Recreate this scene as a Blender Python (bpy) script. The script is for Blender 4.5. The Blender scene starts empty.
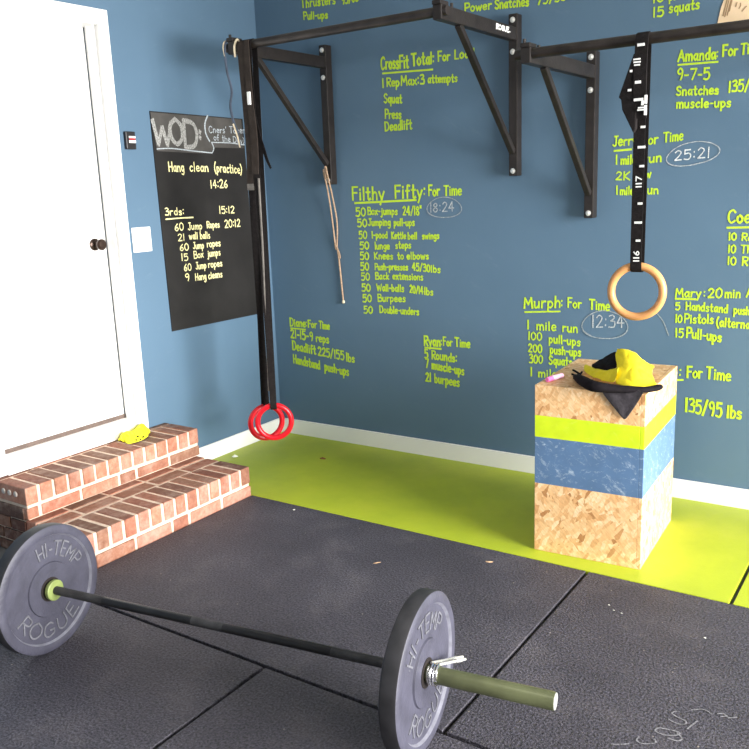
import bpy, bmesh, math, random
from mathutils import Vector, Matrix
random.seed(7)
C = bpy.context.scene.collection
S = bpy.context.scene
PI = math.pi
R = math.radians

# ---------------------------------------------------------------- camera
cam_d = bpy.data.cameras.new('camera')
cam_d.sensor_width = 36.0
cam_d.lens = 836.03 / 749 * 36.0
cam_d.clip_start = 0.02
cam = bpy.data.objects.new('camera', cam_d)
C.objects.link(cam)
cam.location = (3.5107, -4.0357, 1.5459)
cam.rotation_euler = (R(77.355), R(2.1681), R(33.8124))
S.camera = cam

# ---------------------------------------------------------------- world, lights, exposure
S.view_settings.view_transform = 'Standard'
S.view_settings.look = 'None'
S.view_settings.gamma = 1.0
S.view_settings.use_curve_mapping = False
S.view_settings.exposure = 0.0
w = bpy.data.worlds.new('daylight')
S.world = w
w.use_nodes = True
bg = w.node_tree.nodes['Background']
bg.inputs[0].default_value = (0.93, 0.97, 1.0, 1)
bg.inputs[1].default_value = 1.6

def area(name, loc, rot, sx, sy, power, col):
    l = bpy.data.lights.new(name, 'AREA')
    l.shape = 'RECTANGLE'
    l.size, l.size_y, l.energy, l.color = sx, sy, power, col
    o = bpy.data.objects.new(name, l)
    C.objects.link(o)
    o.location, o.rotation_euler = loc, rot
    return o
# daylight coming through the open garage door on the right
area('garage_door_daylight', (8.6, -1.9, 1.75), (R(90), 0, R(90)), 4.0, 3.2, 2000, (1.0, 0.985, 0.96))
# added fill light under the ceiling, not a lamp of the garage
area('ceiling_fill', (3.2, -2.9, 2.66), (0, 0, 0), 1.2, 0.5, 12, (1.0, 0.97, 0.92))

# ---------------------------------------------------------------- material helpers
def new_mat(name):
    m = bpy.data.materials.new(name)
    m.use_nodes = True
    nt = m.node_tree
    return m, nt, nt.nodes['Principled BSDF'], nt.nodes, nt.links

def pmat(name, col, rough=0.6, metal=0.0, var=0.12, scale=8.0, bump=0.0, bscale=60.0, spec=0.4):
    m, nt, b, N, L = new_mat(name)
    tc = N.new('ShaderNodeTexCoord')
    n = N.new('ShaderNodeTexNoise')
    n.inputs['Scale'].default_value = scale
    n.inputs['Detail'].default_value = 5
    L.new(tc.outputs['Object'], n.inputs['Vector'])
    r = N.new('ShaderNodeValToRGB')
    r.color_ramp.elements[0].position = 0.3
    r.color_ramp.elements[1].position = 0.7
    r.color_ramp.elements[0].color = (*[c * (1 - var) for c in col], 1)
    r.color_ramp.elements[1].color = (*[min(1, c * (1 + var)) for c in col], 1)
    L.new(n.outputs['Fac'], r.inputs['Fac'])
    L.new(r.outputs['Color'], b.inputs['Base Color'])
    b.inputs['Roughness'].default_value = rough
    b.inputs['Metallic'].default_value = metal
    b.inputs['Specular IOR Level'].default_value = spec
    if bump:
        n2 = N.new('ShaderNodeTexNoise')
        n2.inputs['Scale'].default_value = bscale
        n2.inputs['Detail'].default_value = 4
        L.new(tc.outputs['Object'], n2.inputs['Vector'])
        bp = N.new('ShaderNodeBump')
        bp.inputs['Strength'].default_value = bump
        bp.inputs['Distance'].default_value = 0.01
        L.new(n2.outputs['Fac'], bp.inputs['Height'])
        L.new(bp.outputs['Normal'], b.inputs['Normal'])
    return m

def ramp(N, stops, interp='LINEAR'):
    r = N.new('ShaderNodeValToRGB')
    cr = r.color_ramp
    cr.interpolation = interp
    while len(cr.elements) < len(stops):
        cr.elements.new(0.5)
    for e, (p, c) in zip(cr.elements, stops):
        e.position = p
        e.color = (*c, 1)
    return r

def mix(N, L, fac, a, b, mode='MIX'):
    x = N.new('ShaderNodeMix')
    x.data_type = 'RGBA'
    x.blend_type = mode
    for sock, v in ((x.inputs[0], fac), (x.inputs[6], a), (x.inputs[7], b)):
        if hasattr(v, 'is_linked'):
            L.new(v, sock)
        elif isinstance(v, tuple):
            sock.default_value = (*v, 1) if len(v) == 3 else v
        else:
            sock.default_value = v
    return x.outputs[2]

def noise(N, L, vec, scale, detail=4, rough=0.5):
    n = N.new('ShaderNodeTexNoise')
    n.inputs['Scale'].default_value = scale
    n.inputs['Detail'].default_value = detail
    n.inputs['Roughness'].default_value = rough
    L.new(vec, n.inputs['Vector'])
    return n.outputs['Fac']

def mapping(N, L, vec, rot=(0, 0, 0), scale=(1, 1, 1)):
    mp = N.new('ShaderNodeMapping')
    mp.vector_type = 'TEXTURE'
    scale = tuple(1 / k for k in scale)
    mp.inputs['Rotation'].default_value = rot
    mp.inputs['Scale'].default_value = scale
    L.new(vec, mp.inputs['Vector'])
    return mp.outputs['Vector']

def bump(N, L, b, h, strength, dist=0.01):
    bp = N.new('ShaderNodeBump')
    bp.inputs['Strength'].default_value = strength
    bp.inputs['Distance'].default_value = dist
    L.new(h, bp.inputs['Height'])
    L.new(bp.outputs['Normal'], b.inputs['Normal'])

M = {}
def wall_paint():
    m, nt, b, N, L = new_mat('blue_wall_paint')
    tc = N.new('ShaderNodeTexCoord').outputs['Object']
    big = noise(N, L, tc, 1.6, 5, 0.6)
    r = ramp(N, [(0.3, (0.088, 0.155, 0.230)), (0.7, (0.098, 0.169, 0.248))])
    L.new(big, r.inputs['Fac'])
    # faint chalk smears rubbed into the paint
    v = mapping(N, L, tc, (0.3, 0.5, 0.2), (3, 3, 9))
    sm = noise(N, L, v, 2.0, 6, 0.7)
    r2 = ramp(N, [(0.60, (0, 0, 0)), (0.80, (0.16, 0.16, 0.16))])
    L.new(sm, r2.inputs['Fac'])
    c = mix(N, L, r2.outputs['Color'], r.outputs['Color'], (0.22, 0.29, 0.36))
    L.new(c, b.inputs['Base Color'])
    b.inputs['Roughness'].default_value = 0.55
    b.inputs['Specular IOR Level'].default_value = 0.35
    bump(N, L, b, noise(N, L, tc, 160, 3), 0.08, 0.004)
    return m
M['wall'] = wall_paint()
M['white'] = pmat('white_gloss_trim', (0.86, 0.855, 0.84), 0.35, var=0.02, scale=4)
M['plaster'] = pmat('white_plaster', (0.62, 0.61, 0.59), 0.8, var=0.04, scale=3)
M['concrete'] = pmat('grey_concrete', (0.09, 0.085, 0.08), 0.85, var=0.2, scale=5, bump=0.3)
M['lime_paint'] = pmat('lime_lettering_paint', (0.50, 0.71, 0.036), 0.55, var=0.05, scale=30)
M['chalk'] = pmat('white_chalk', (0.62, 0.66, 0.68), 0.9, var=0.35, scale=140)
M['chalk_faint'] = pmat('rubbed_white_chalk', (0.40, 0.44, 0.47), 0.9, var=0.4, scale=140)
M['chalk_dull'] = pmat('dull_white_chalk', (0.30, 0.295, 0.28), 0.9, var=0.5, scale=120)
M['scrawl'] = pmat('trodden_chalk', (0.19, 0.185, 0.20), 0.9, var=0.5, scale=120)
M['scrawl2'] = pmat('thin_white_chalk', (0.30, 0.345, 0.375), 0.9, var=0.4, scale=140)
M['chalk_yellow'] = pmat('yellow_chalk', (0.86, 0.76, 0.38), 0.9, var=0.25, scale=140)

def rubber():
    m, nt, b, N, L = new_mat('black_rubber_mat')
    tc = N.new('ShaderNodeTexCoord').outputs['Object']
    big = noise(N, L, tc, 2.3, 6, 0.65)
    r = ramp(N, [(0.28, (0.034, 0.031, 0.040)), (0.55, (0.048, 0.0445, 0.056)), (0.8, (0.078, 0.072, 0.086))])
    L.new(big, r.inputs['Fac'])
    g = noise(N, L, tc, 125, 3, 0.6)
    rg = ramp(N, [(0.35, (0.25, 0.25, 0.25)), (0.66, (1.9, 1.9, 1.96))])
    L.new(g, rg.inputs['Fac'])
    c = mix(N, L, 1.0, r.outputs['Color'], rg.outputs['Color'], 'MULTIPLY')
    # chalk dust and small pale specks trodden into the rubber
    d = noise(N, L, tc, 4.5, 8, 0.75)
    rd = ramp(N, [(0.52, (0, 0, 0)), (0.80, (0.6, 0.6, 0.6))])
    L.new(d, rd.inputs['Fac'])
    c = mix(N, L, rd.outputs['Color'], c, (0.135, 0.118, 0.125))
    vo = N.new('ShaderNodeTexVoronoi')
    vo.inputs['Scale'].default_value = 26
    L.new(tc, vo.inputs['Vector'])
    rv = ramp(N, [(0.045, (1, 1, 1)), (0.085, (0, 0, 0))])
    L.new(vo.outputs['Distance'], rv.inputs['Fac'])
    sp = N.new('ShaderNodeSeparateColor')
    L.new(vo.outputs['Color'], sp.inputs['Color'])
    rr = ramp(N, [(0.80, (0, 0, 0)), (0.84, (1, 1, 1))])
    L.new(sp.outputs['Red'], rr.inputs['Fac'])
    k = mix(N, L, 1.0, rv.outputs['Color'], rr.outputs['Color'], 'MULTIPLY')
    c = mix(N, L, k, c, (0.30, 0.26, 0.22))
    L.new(c, b.inputs['Base Color'])
    b.inputs['Roughness'].default_value = 0.62
    b.inputs['Specular IOR Level'].default_value = 0.5
    bump(N, L, b, g, 0.8, 0.008)
    return m
M['rubber'] = rubber()

def green_mat():
    m, nt, b, N, L = new_mat('lime_painted_mat')
    tc = N.new('ShaderNodeTexCoord').outputs['Object']
    big = noise(N, L, tc, 2.2, 6, 0.65)
    r = ramp(N, [(0.3, (0.34, 0.42, 0.018)), (0.55, (0.41, 0.485, 0.022)), (0.75, (0.48, 0.53, 0.034))])
    L.new(big, r.inputs['Fac'])
    f = noise(N, L, mapping(N, L, tc, (0, 0, 0.3), (1, 3, 1)), 9, 8, 0.75)
    rf = ramp(N, [(0.62, (0, 0, 0)), (0.85, (0.4, 0.4, 0.4))])
    L.new(f, rf.inputs['Fac'])
    c = mix(N, L, rf.outputs['Color'], r.outputs['Color'], (0.62, 0.68, 0.17))
    L.new(c, b.inputs['Base Color'])
    b.inputs['Roughness'].default_value = 0.5
    bump(N, L, b, noise(N, L, tc, 150, 2), 0.3, 0.004)
    return m
M['green'] = green_mat()

def osb():
    m, nt, b, N, L = new_mat('strand_board')
    tc = N.new('ShaderNodeTexCoord').outputs['Object']
    wob = noise(N, L, tc, 9, 3)
    base = None
    for i, (rot, sc) in enumerate((((0.5, 0.9, 0.4), (11, 58, 58)), ((-0.7, -0.5, 1.2), (13, 62, 62)), ((0.9, 2.2, -0.6), (10, 66, 66)))):
        v = mapping(N, L, tc, rot, sc)
        va = N.new('ShaderNodeVectorMath')
        va.operation = 'MULTIPLY_ADD'
        L.new(v, va.inputs[0])
        va.inputs[1].default_value = (1, 1, 1)
        L.new(wob, va.inputs[2])
        vo = N.new('ShaderNodeTexVoronoi')
        vo.inputs['Scale'].default_value = 1.0
        L.new(va.outputs[0], vo.inputs['Vector'])
        sp = N.new('ShaderNodeSeparateColor')
        L.new(vo.outputs['Color'], sp.inputs['Color'])
        r = ramp(N, [(0.0, (0.40, 0.18, 0.06)), (0.05, (0.66, 0.36, 0.15)), (0.35, (0.76, 0.46, 0.215)), (0.7, (0.81, 0.53, 0.27)), (1.0, (0.87, 0.64, 0.39))])
        L.new(sp.outputs['Green'], r.inputs['Fac'])
        if base is None:
            base = r.outputs['Color']
        else:
            k = ramp(N, [(0.55, (0, 0, 0)), (0.6, (1, 1, 1))])
            L.new(sp.outputs['Red'], k.inputs['Fac'])
            base = mix(N, L, k.outputs['Color'], base, r.outputs['Color'])
    fib = noise(N, L, mapping(N, L, tc, (0.5, 0.8, 0.3), (20, 150, 150)), 1.0, 4)
    rf = ramp(N, [(0.3, (0.84, 0.80, 0.76)), (0.6, (1.06, 1.06, 1.06))])
    L.new(fib, rf.inputs['Fac'])
    c = mix(N, L, 1.0, base, rf.outputs['Color'], 'MULTIPLY')
    L.new(c, b.inputs['Base Color'])
    b.inputs['Roughness'].default_value = 0.6
    bump(N, L, b, fib, 0.2, 0.003)
    return m
M['osb'] = osb()

def scuffed(name, col, scuff, amt):
    m, nt, b, N, L = new_mat(name)
    tc = N.new('ShaderNodeTexCoord').outputs['Object']
    v = mapping(N, L, tc, (0.4, 0.7, 0.3), (10, 34, 34))
    f = noise(N, L, v, 1.2, 8, 0.8)
    rf = ramp(N, [(0.55, (0, 0, 0)), (0.72, (amt, amt, amt))])
    L.new(f, rf.inputs['Fac'])
    f2 = noise(N, L, mapping(N, L, tc, (-0.6, 0.3, 0.9), (16, 16, 60)), 1.2, 8, 0.8)
    rf2 = ramp(N, [(0.57, (0, 0, 0)), (0.70, (amt, amt, amt))])
    L.new(f2, rf2.inputs['Fac'])
    c = mix(N, L, rf.outputs['Color'], col, scuff)
    c = mix(N, L, rf2.outputs['Color'], c, scuff)
    n = noise(N, L, tc, 14, 5)
    rn = ramp(N, [(0.3, (0.9, 0.9, 0.9)), (0.7, (1.08, 1.08, 1.08))])
    L.new(n, rn.inputs['Fac'])
    c = mix(N, L, 1.0, c, rn.outputs['Color'], 'MULTIPLY')
    L.new(c, b.inputs['Base Color'])
    b.inputs['Roughness'].default_value = 0.5
    bump(N, L, b, f, 0.2, 0.003)
    return m
M['box_green'] = scuffed('lime_band_paint', (0.60, 0.76, 0.015), (0.72, 0.82, 0.2), 0.35)
M['box_blue'] = scuffed('blue_band_paint', (0.098, 0.180, 0.315), (0.55, 0.64, 0.72), 0.9)

def brick():
    m, nt, b, N, L = new_mat('red_brick')
    tc = N.new('ShaderNodeTexCoord').outputs['Object']
    at = N.new('ShaderNodeAttribute')
    at.attribute_name = 'tone'
    n = noise(N, L, tc, 38, 6, 0.7)
    r = ramp(N, [(0.25, (0.27, 0.105, 0.070)), (0.5, (0.40, 0.175, 0.12)), (0.78, (0.54, 0.29, 0.215))])
    L.new(n, r.inputs['Fac'])
    c = mix(N, L, 1.0, r.outputs['Color'], at.outputs['Color'], 'MULTIPLY')
    d = noise(N, L, tc, 11, 7, 0.7)
    rd = ramp(N, [(0.48, (0, 0, 0)), (0.75, (0.6, 0.6, 0.6))])
    L.new(d, rd.inputs['Fac'])
    c = mix(N, L, rd.outputs['Color'], c, (0.46, 0.34, 0.27))
    L.new(c, b.inputs['Base Color'])
    b.inputs['Roughness'].default_value = 0.85
    bump(N, L, b, n, 0.5, 0.006)
    return m
M['brick'] = brick()
M['mortar'] = pmat('pale_mortar', (0.66, 0.515, 0.40), 0.9, var=0.16, scale=25, bump=0.4)
M['mortar_grey'] = pmat('grey_side_mortar', (0.50, 0.44, 0.39), 0.9, var=0.16, scale=25, bump=0.4)
M['black_steel'] = pmat('black_powder_coated_steel', (0.021, 0.017, 0.0155), 0.45, 0.0, var=0.25, scale=20, bump=0.1, bscale=120, spec=0.3)
M['bar_steel'] = pmat('worn_black_pull_up_bar_steel', (0.030, 0.023, 0.020), 0.38, 0.2, var=0.5, scale=14)
M['bolt'] = pmat('zinc_bolt', (0.72, 0.71, 0.68), 0.35, 0.6, var=0.08)
M['label_white'] = pmat('white_print', (0.85, 0.85, 0.82), 0.6, var=0.03)
M['strap'] = pmat('black_strap_webbing', (0.012, 0.010, 0.010), 0.8, var=0.3, scale=60, bump=0.3, bscale=250, spec=0.12)
M['strap_brown'] = pmat('faded_brown_black_webbing', (0.038, 0.029, 0.024), 0.8, var=0.25, scale=25, bump=0.3, bscale=250, spec=0.15)
M['strap_grey'] = pmat('grey_buckle_lit_edge', (0.16, 0.145, 0.13), 0.8, var=0.25, scale=40)  # grey of the buckle, also the painted light on a strap edge
M['wood'] = pmat('birch_ring_wood', (0.60, 0.285, 0.105), 0.38, var=0.16, scale=12)
M['red'] = pmat('red_plastic', (0.62, 0.006, 0.016), 0.28, var=0.05)
M['board'] = pmat('black_chalkboard', (0.017, 0.016, 0.0155), 0.75, var=0.35, scale=3.5, spec=0.2)
M['board_dust'] = pmat('chalk_dusted_board', (0.066, 0.061, 0.056), 0.8, var=0.3, scale=9)
M['plate'] = pmat('worn_black_bumper_rubber', (0.049, 0.048, 0.070), 0.55, var=0.22, scale=16, bump=0.15, bscale=90, spec=0.5)
M['plate_mark'] = pmat('raised_bumper_lettering', (0.125, 0.125, 0.145), 0.5, var=0.3, scale=60)
M['plate_ring'] = pmat('pale_worn_bumper_rim', (0.17, 0.17, 0.205), 0.45, var=0.2, scale=30)
M['plate_edge'] = pmat('bumper_tread_rubber', (0.026, 0.025, 0.028), 0.55, var=0.3, scale=25)
M['shaft'] = pmat('black_oxide_barbell_shaft', (0.024, 0.023, 0.024), 0.36, 0.5, var=0.4, scale=9, bump=0.15, bscale=400)
M['knurl'] = pmat('dusty_knurled_steel', (0.050, 0.048, 0.050), 0.6, 0.3, var=0.45, scale=16, bump=0.3, bscale=500)
M['olive'] = pmat('olive_green_coated_sleeve', (0.105, 0.115, 0.058), 0.36, 0.25, var=0.3, scale=10)
M['flange'] = pmat('pale_olive_flange', (0.22, 0.27, 0.085), 0.5, 0.1, var=0.2, scale=14)
M['chrome'] = pmat('polished_chrome', (0.88, 0.88, 0.88), 0.16, 1.0, var=0.02)
M['knob'] = pmat('dark_bronze_knob', (0.055, 0.035, 0.026), 0.28, 0.6, var=0.2)
M['black_plastic'] = pmat('black_plastic', (0.022, 0.02, 0.022), 0.4, var=0.1)
M['sweep'] = pmat('brown_door_sweep', (0.12, 0.085, 0.07), 0.7, var=0.2, scale=30)
M['threshold'] = pmat('scuffed_white_threshold', (0.80, 0.755, 0.73), 0.5, var=0.06, scale=12)
M['yellow'] = pmat('yellow_jersey_fabric', (0.80, 0.66, 0.015), 0.7, var=0.1, scale=14, bump=0.25, bscale=40)
M['black_cloth'] = pmat('black_jersey_fabric', (0.010, 0.008, 0.010), 0.85, var=0.3, scale=30, bump=0.3, bscale=60, spec=0.1)
M['grey_cloth'] = pmat('charcoal_mesh_fabric', (0.042, 0.036, 0.042), 0.75, var=0.5, scale=20, bump=0.2, bscale=120)
M['neon'] = pmat('neon_yellow_rag', (0.88, 0.88, 0.02), 0.7, var=0.08, scale=20, bump=0.3, bscale=40)
M['pink'] = pmat('pink_chalk_stick', (0.85, 0.20, 0.50), 0.85, var=0.12, scale=80)
M['pink_end'] = pmat('pale_pink_chalk', (0.92, 0.55, 0.75), 0.85, var=0.1, scale=80)
M['cardboard'] = pmat('kraft_paper', (0.80, 0.60, 0.39), 0.8, var=0.06, scale=14)
M['pencil'] = pmat('brown_ink', (0.34, 0.22, 0.12), 0.8, var=0.2)
M['tan_cord'] = pmat('tan_rope', (0.40, 0.27, 0.18), 0.8, var=0.3, scale=90)
M['cream_cord'] = pmat('cream_cord', (0.66, 0.56, 0.40), 0.8, var=0.2, scale=60)
M['blue_cord'] = pmat('slate_blue_band', (0.07, 0.09, 0.13), 0.7, var=0.3, scale=30)
M['leaf'] = pmat('dry_brown_leaf', (0.22, 0.09, 0.035), 0.8, var=0.3, scale=60)
M['sliver'] = pmat('tan_wood_sliver', (0.62, 0.40, 0.24), 0.8, var=0.3, scale=60)
M['crumb'] = pmat('white_chalk_crumb', (0.85, 0.85, 0.75), 0.9, var=0.05)

# ---------------------------------------------------------------- mesh helpers
class MB:
    """collects shapes in one bmesh; build() links them as one mesh object"""
    def __init__(self):
        self.bm = bmesh.new()
        self.tone = None
    def _mi(self, faces, mi, smooth=False):
        for f in faces:
            f.material_index = mi
            f.smooth = smooth
    def poly_prism(self, pts, d, mi=0, smooth=False):
        """closed polygon pts (3D, planar) extruded by vector d"""
        d = Vector(d)
        a = [self.bm.verts.new(Vector(p)) for p in pts]
        b = [self.bm.verts.new(Vector(p) + d) for p in pts]
        n = len(pts)
        fs = [self.bm.faces.new(a[::-1]), self.bm.faces.new(b)]
        for i in range(n):
            fs.append(self.bm.faces.new((a[i], a[(i + 1) % n], b[(i + 1) % n], b[i])))
        self._mi(fs, mi, smooth)
        return self
    def box(self, lo, hi, mi=0):
        x0, y0, z0 = lo
        x1, y1, z1 = hi
        return self.poly_prism([(x0, y0, z0), (x1, y0, z0), (x1, y1, z0), (x0, y1, z0)], (0, 0, z1 - z0), mi)
    def bar(self, p, q, wd, ht, up=(0, 0, 1), mi=0):
        """square tube of width wd, height ht from p to q"""
        p, q = Vector(p), Vector(q)
        t = (q - p).normalized()
        s = t.cross(Vector(up)).normalized()
        u = s.cross(t)
        pts = [p + s * a * wd / 2 + u * b * ht / 2 for a, b in ((-1, -1), (1, -1), (1, 1), (-1, 1))]
        return self.poly_prism(pts, q - p, mi)
    def lathe(self, o, axis, prof, n=48, mi=0, smooth=True, closed=False):
        """prof: list of (s, r[, mi]) along axis from o"""
        o, ax = Vector(o), Vector(axis).normalized()
        e = ax.orthogonal().normalized()
        g = ax.cross(e)
        rings = []
        for pr in prof:
            s, r = pr[0], pr[1]
            if r < 1e-6:
                rings.append([self.bm.verts.new(o + ax * s)])
            else:
                rings.append([self.bm.verts.new(o + ax * s + (e * math.cos(2 * PI * k / n) + g * math.sin(2 * PI * k / n)) * r) for k in range(n)])
        m = len(rings)
        for i in range(m if closed else m - 1):
            a, b = rings[i], rings[(i + 1) % m]
            k = prof[i][2] if len(prof[i]) > 2 else mi
            for j in range(n):
                vs = [a[j % len(a)], a[(j + 1) % n % len(a)], b[(j + 1) % n % len(b)], b[j % len(b)]]
                vs2 = []
                for v in vs:
                    if v not in vs2:
                        vs2.append(v)
                if len(vs2) > 2:
                    f = self.bm.faces.new(vs2)
                    f.material_index = k
                    f.smooth = smooth
        return self
    def cyl(self, p, q, r, n=20, mi=0):
        p, q = Vector(p), Vector(q)
        h = (q - p).length
        return self.lathe(p, q - p, [(0, 0), (0, r), (h, r), (h, 0)], n, mi, smooth=False)
    def tube(self, pts, r, n=10, mi=0, cap=True, flat=1.0, up=(0, 0, 1)):
        pts = [Vector(p) for p in pts]
        rings = []
        u = None
        for i, p in enumerate(pts):
            t = (pts[min(i + 1, len(pts) - 1)] - pts[max(i - 1, 0)]).normalized()
            if u is None:
                u = Vector(up)
                if abs(u.dot(t)) > 0.95:
                    u = Vector((1, 0, 0))
            u = (u - t * u.dot(t)).normalized()
            s = t.cross(u)
            rr = r[i] if isinstance(r, (list, tuple)) else r
            rings.append([self.bm.verts.new(p + (s * math.cos(2 * PI * k / n) + u * flat * math.sin(2 * PI * k / n)) * rr) for k in range(n)])
        fs = []
        for a, b in zip(rings, rings[1:]):
            for k in range(n):
                fs.append(self.bm.faces.new((a[k], a[(k + 1) % n], b[(k + 1) % n], b[k])))
        if cap:
            fs += [self.bm.faces.new(rings[0][::-1]), self.bm.faces.new(rings[-1])]
        self._mi(fs, mi, True)
        return self
    def torus(self, o, axis, Rm, r, n=64, m=16, mi=0):
        o, ax = Vector(o), Vector(axis).normalized()
        e = ax.orthogonal().normalized()
        g = ax.cross(e)
        v = [[self.bm.verts.new(o + (e * math.cos(2 * PI * i / n) + g * math.sin(2 * PI * i / n)) * (Rm + r * math.cos(2 * PI * j / m)) + ax * r * math.sin(2 * PI * j / m)) for j in range(m)] for i in range(n)]
        fs = [self.bm.faces.new((v[i][j], v[(i + 1) % n][j], v[(i + 1) % n][(j + 1) % m], v[i][(j + 1) % m])) for i in range(n) for j in range(m)]
        self._mi(fs, mi, True)
        return self
    def ribbon(self, pts, wvec, th, mi=0):
        """webbing: rectangular section, width vector wvec, thickness th, along pts"""
        pts = [Vector(p) for p in pts]
        wv = [Vector(x) for x in wvec] if isinstance(wvec, list) else [Vector(wvec)] * len(pts)
        rings = []
        for i, p in enumerate(pts):
            t = (pts[min(i + 1, len(pts) - 1)] - pts[max(i - 1, 0)]).normalized()
            nn = t.cross(wv[i]).normalized() * th / 2
            h = wv[i] / 2
            rings.append([self.bm.verts.new(q) for q in (p - h - nn, p + h - nn, p + h + nn, p - h + nn)])
        fs = [self.bm.faces.new(rings[0][::-1]), self.bm.faces.new(rings[-1])]
        for a, b in zip(rings, rings[1:]):
            for k in range(4):
                fs.append(self.bm.faces.new((a[k], a[(k + 1) % 4], b[(k + 1) % 4], b[k])))
        self._mi(fs, mi)
        return self
    def sheet(self, rows, mi=0):
        v = [[self.bm.verts.new(Vector(p)) for p in r] for r in rows]
        fs = [self.bm.faces.new((v[i][j], v[i][j + 1], v[i + 1][j + 1], v[i + 1][j])) for i in range(len(v) - 1) for j in range(len(v[0]) - 1)]
        self._mi(fs, mi, True)
        return self
    def build(self, name, mats, parent=None, bevel=0.0, subsurf=0, solid=0.0, recalc=True, wrinkle=0.0):
        if recalc:
            bmesh.ops.recalc_face_normals(self.bm, faces=self.bm.faces)
        me = bpy.data.meshes.new(name)
        anys = any(f.smooth for f in self.bm.faces)
        self.bm.to_mesh(me)
        if anys and not subsurf:
            me.set_sharp_from_angle(angle=R(38))
        self.bm.free()
        for m in (mats if isinstance(mats, (list, tuple)) else [mats]):
            me.materials.append(m)
        o = bpy.data.objects.new(name, me)
        C.objects.link(o)
        if solid:
            md = o.modifiers.new('solid', 'SOLIDIFY')
            md.thickness = solid
            md.offset = 1
        if subsurf:
            md = o.modifiers.new('sub', 'SUBSURF')
            md.levels = md.render_levels = subsurf
        if wrinkle:
            tx = bpy.data.textures.new('cloth_folds', 'CLOUDS')
            tx.noise_scale = 0.055
            md = o.modifiers.new('folds', 'DISPLACE')
            md.texture = tx
            md.strength = wrinkle
            md.mid_level = 0.45
            md.texture_coords = 'GLOBAL'
        if bevel:
            md = o.modifiers.new('bevel', 'BEVEL')
            md.width = bevel
            md.segments = 2
            md.limit_method = 'ANGLE'
        if parent is not None:
            o.parent = parent
            o.matrix_parent_inverse = Matrix.Translation(parent.location).inverted() if parent.rotation_euler == parent.rotation_euler.__class__((0, 0, 0)) else parent.matrix_basis.inverted()
        return o

def thing(name, label, cat, loc=(0, 0, 0), group=None):
    o = bpy.data.objects.new(name, None)
    o.empty_display_size = 0.1
    C.objects.link(o)
    o.location = loc
    return tag(o, label, cat, group)
def tag(o, label, cat, group=None):
    o['label'] = label
    o['category'] = cat
    if group:
        o['group'] = group
    return o
def struct(o):
    o['kind'] = 'structure'
    return o
def smooth_path(pts, k=6):
    pts = [Vector(p) for p in pts]
    P = [pts[0]] + pts + [pts[-1]]
    out = []
    for i in range(1, len(P) - 2):
        a, b, c, d = P[i - 1], P[i], P[i + 1], P[i + 2]
        for s in range(k):
            t = s / k
            out.append(0.5 * ((2 * b) + (c - a) * t + (2 * a - 5 * b + 4 * c - d) * t * t + (3 * b - a - 3 * c + d) * t ** 3))
    out.append(pts[-1])
    return out

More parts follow.
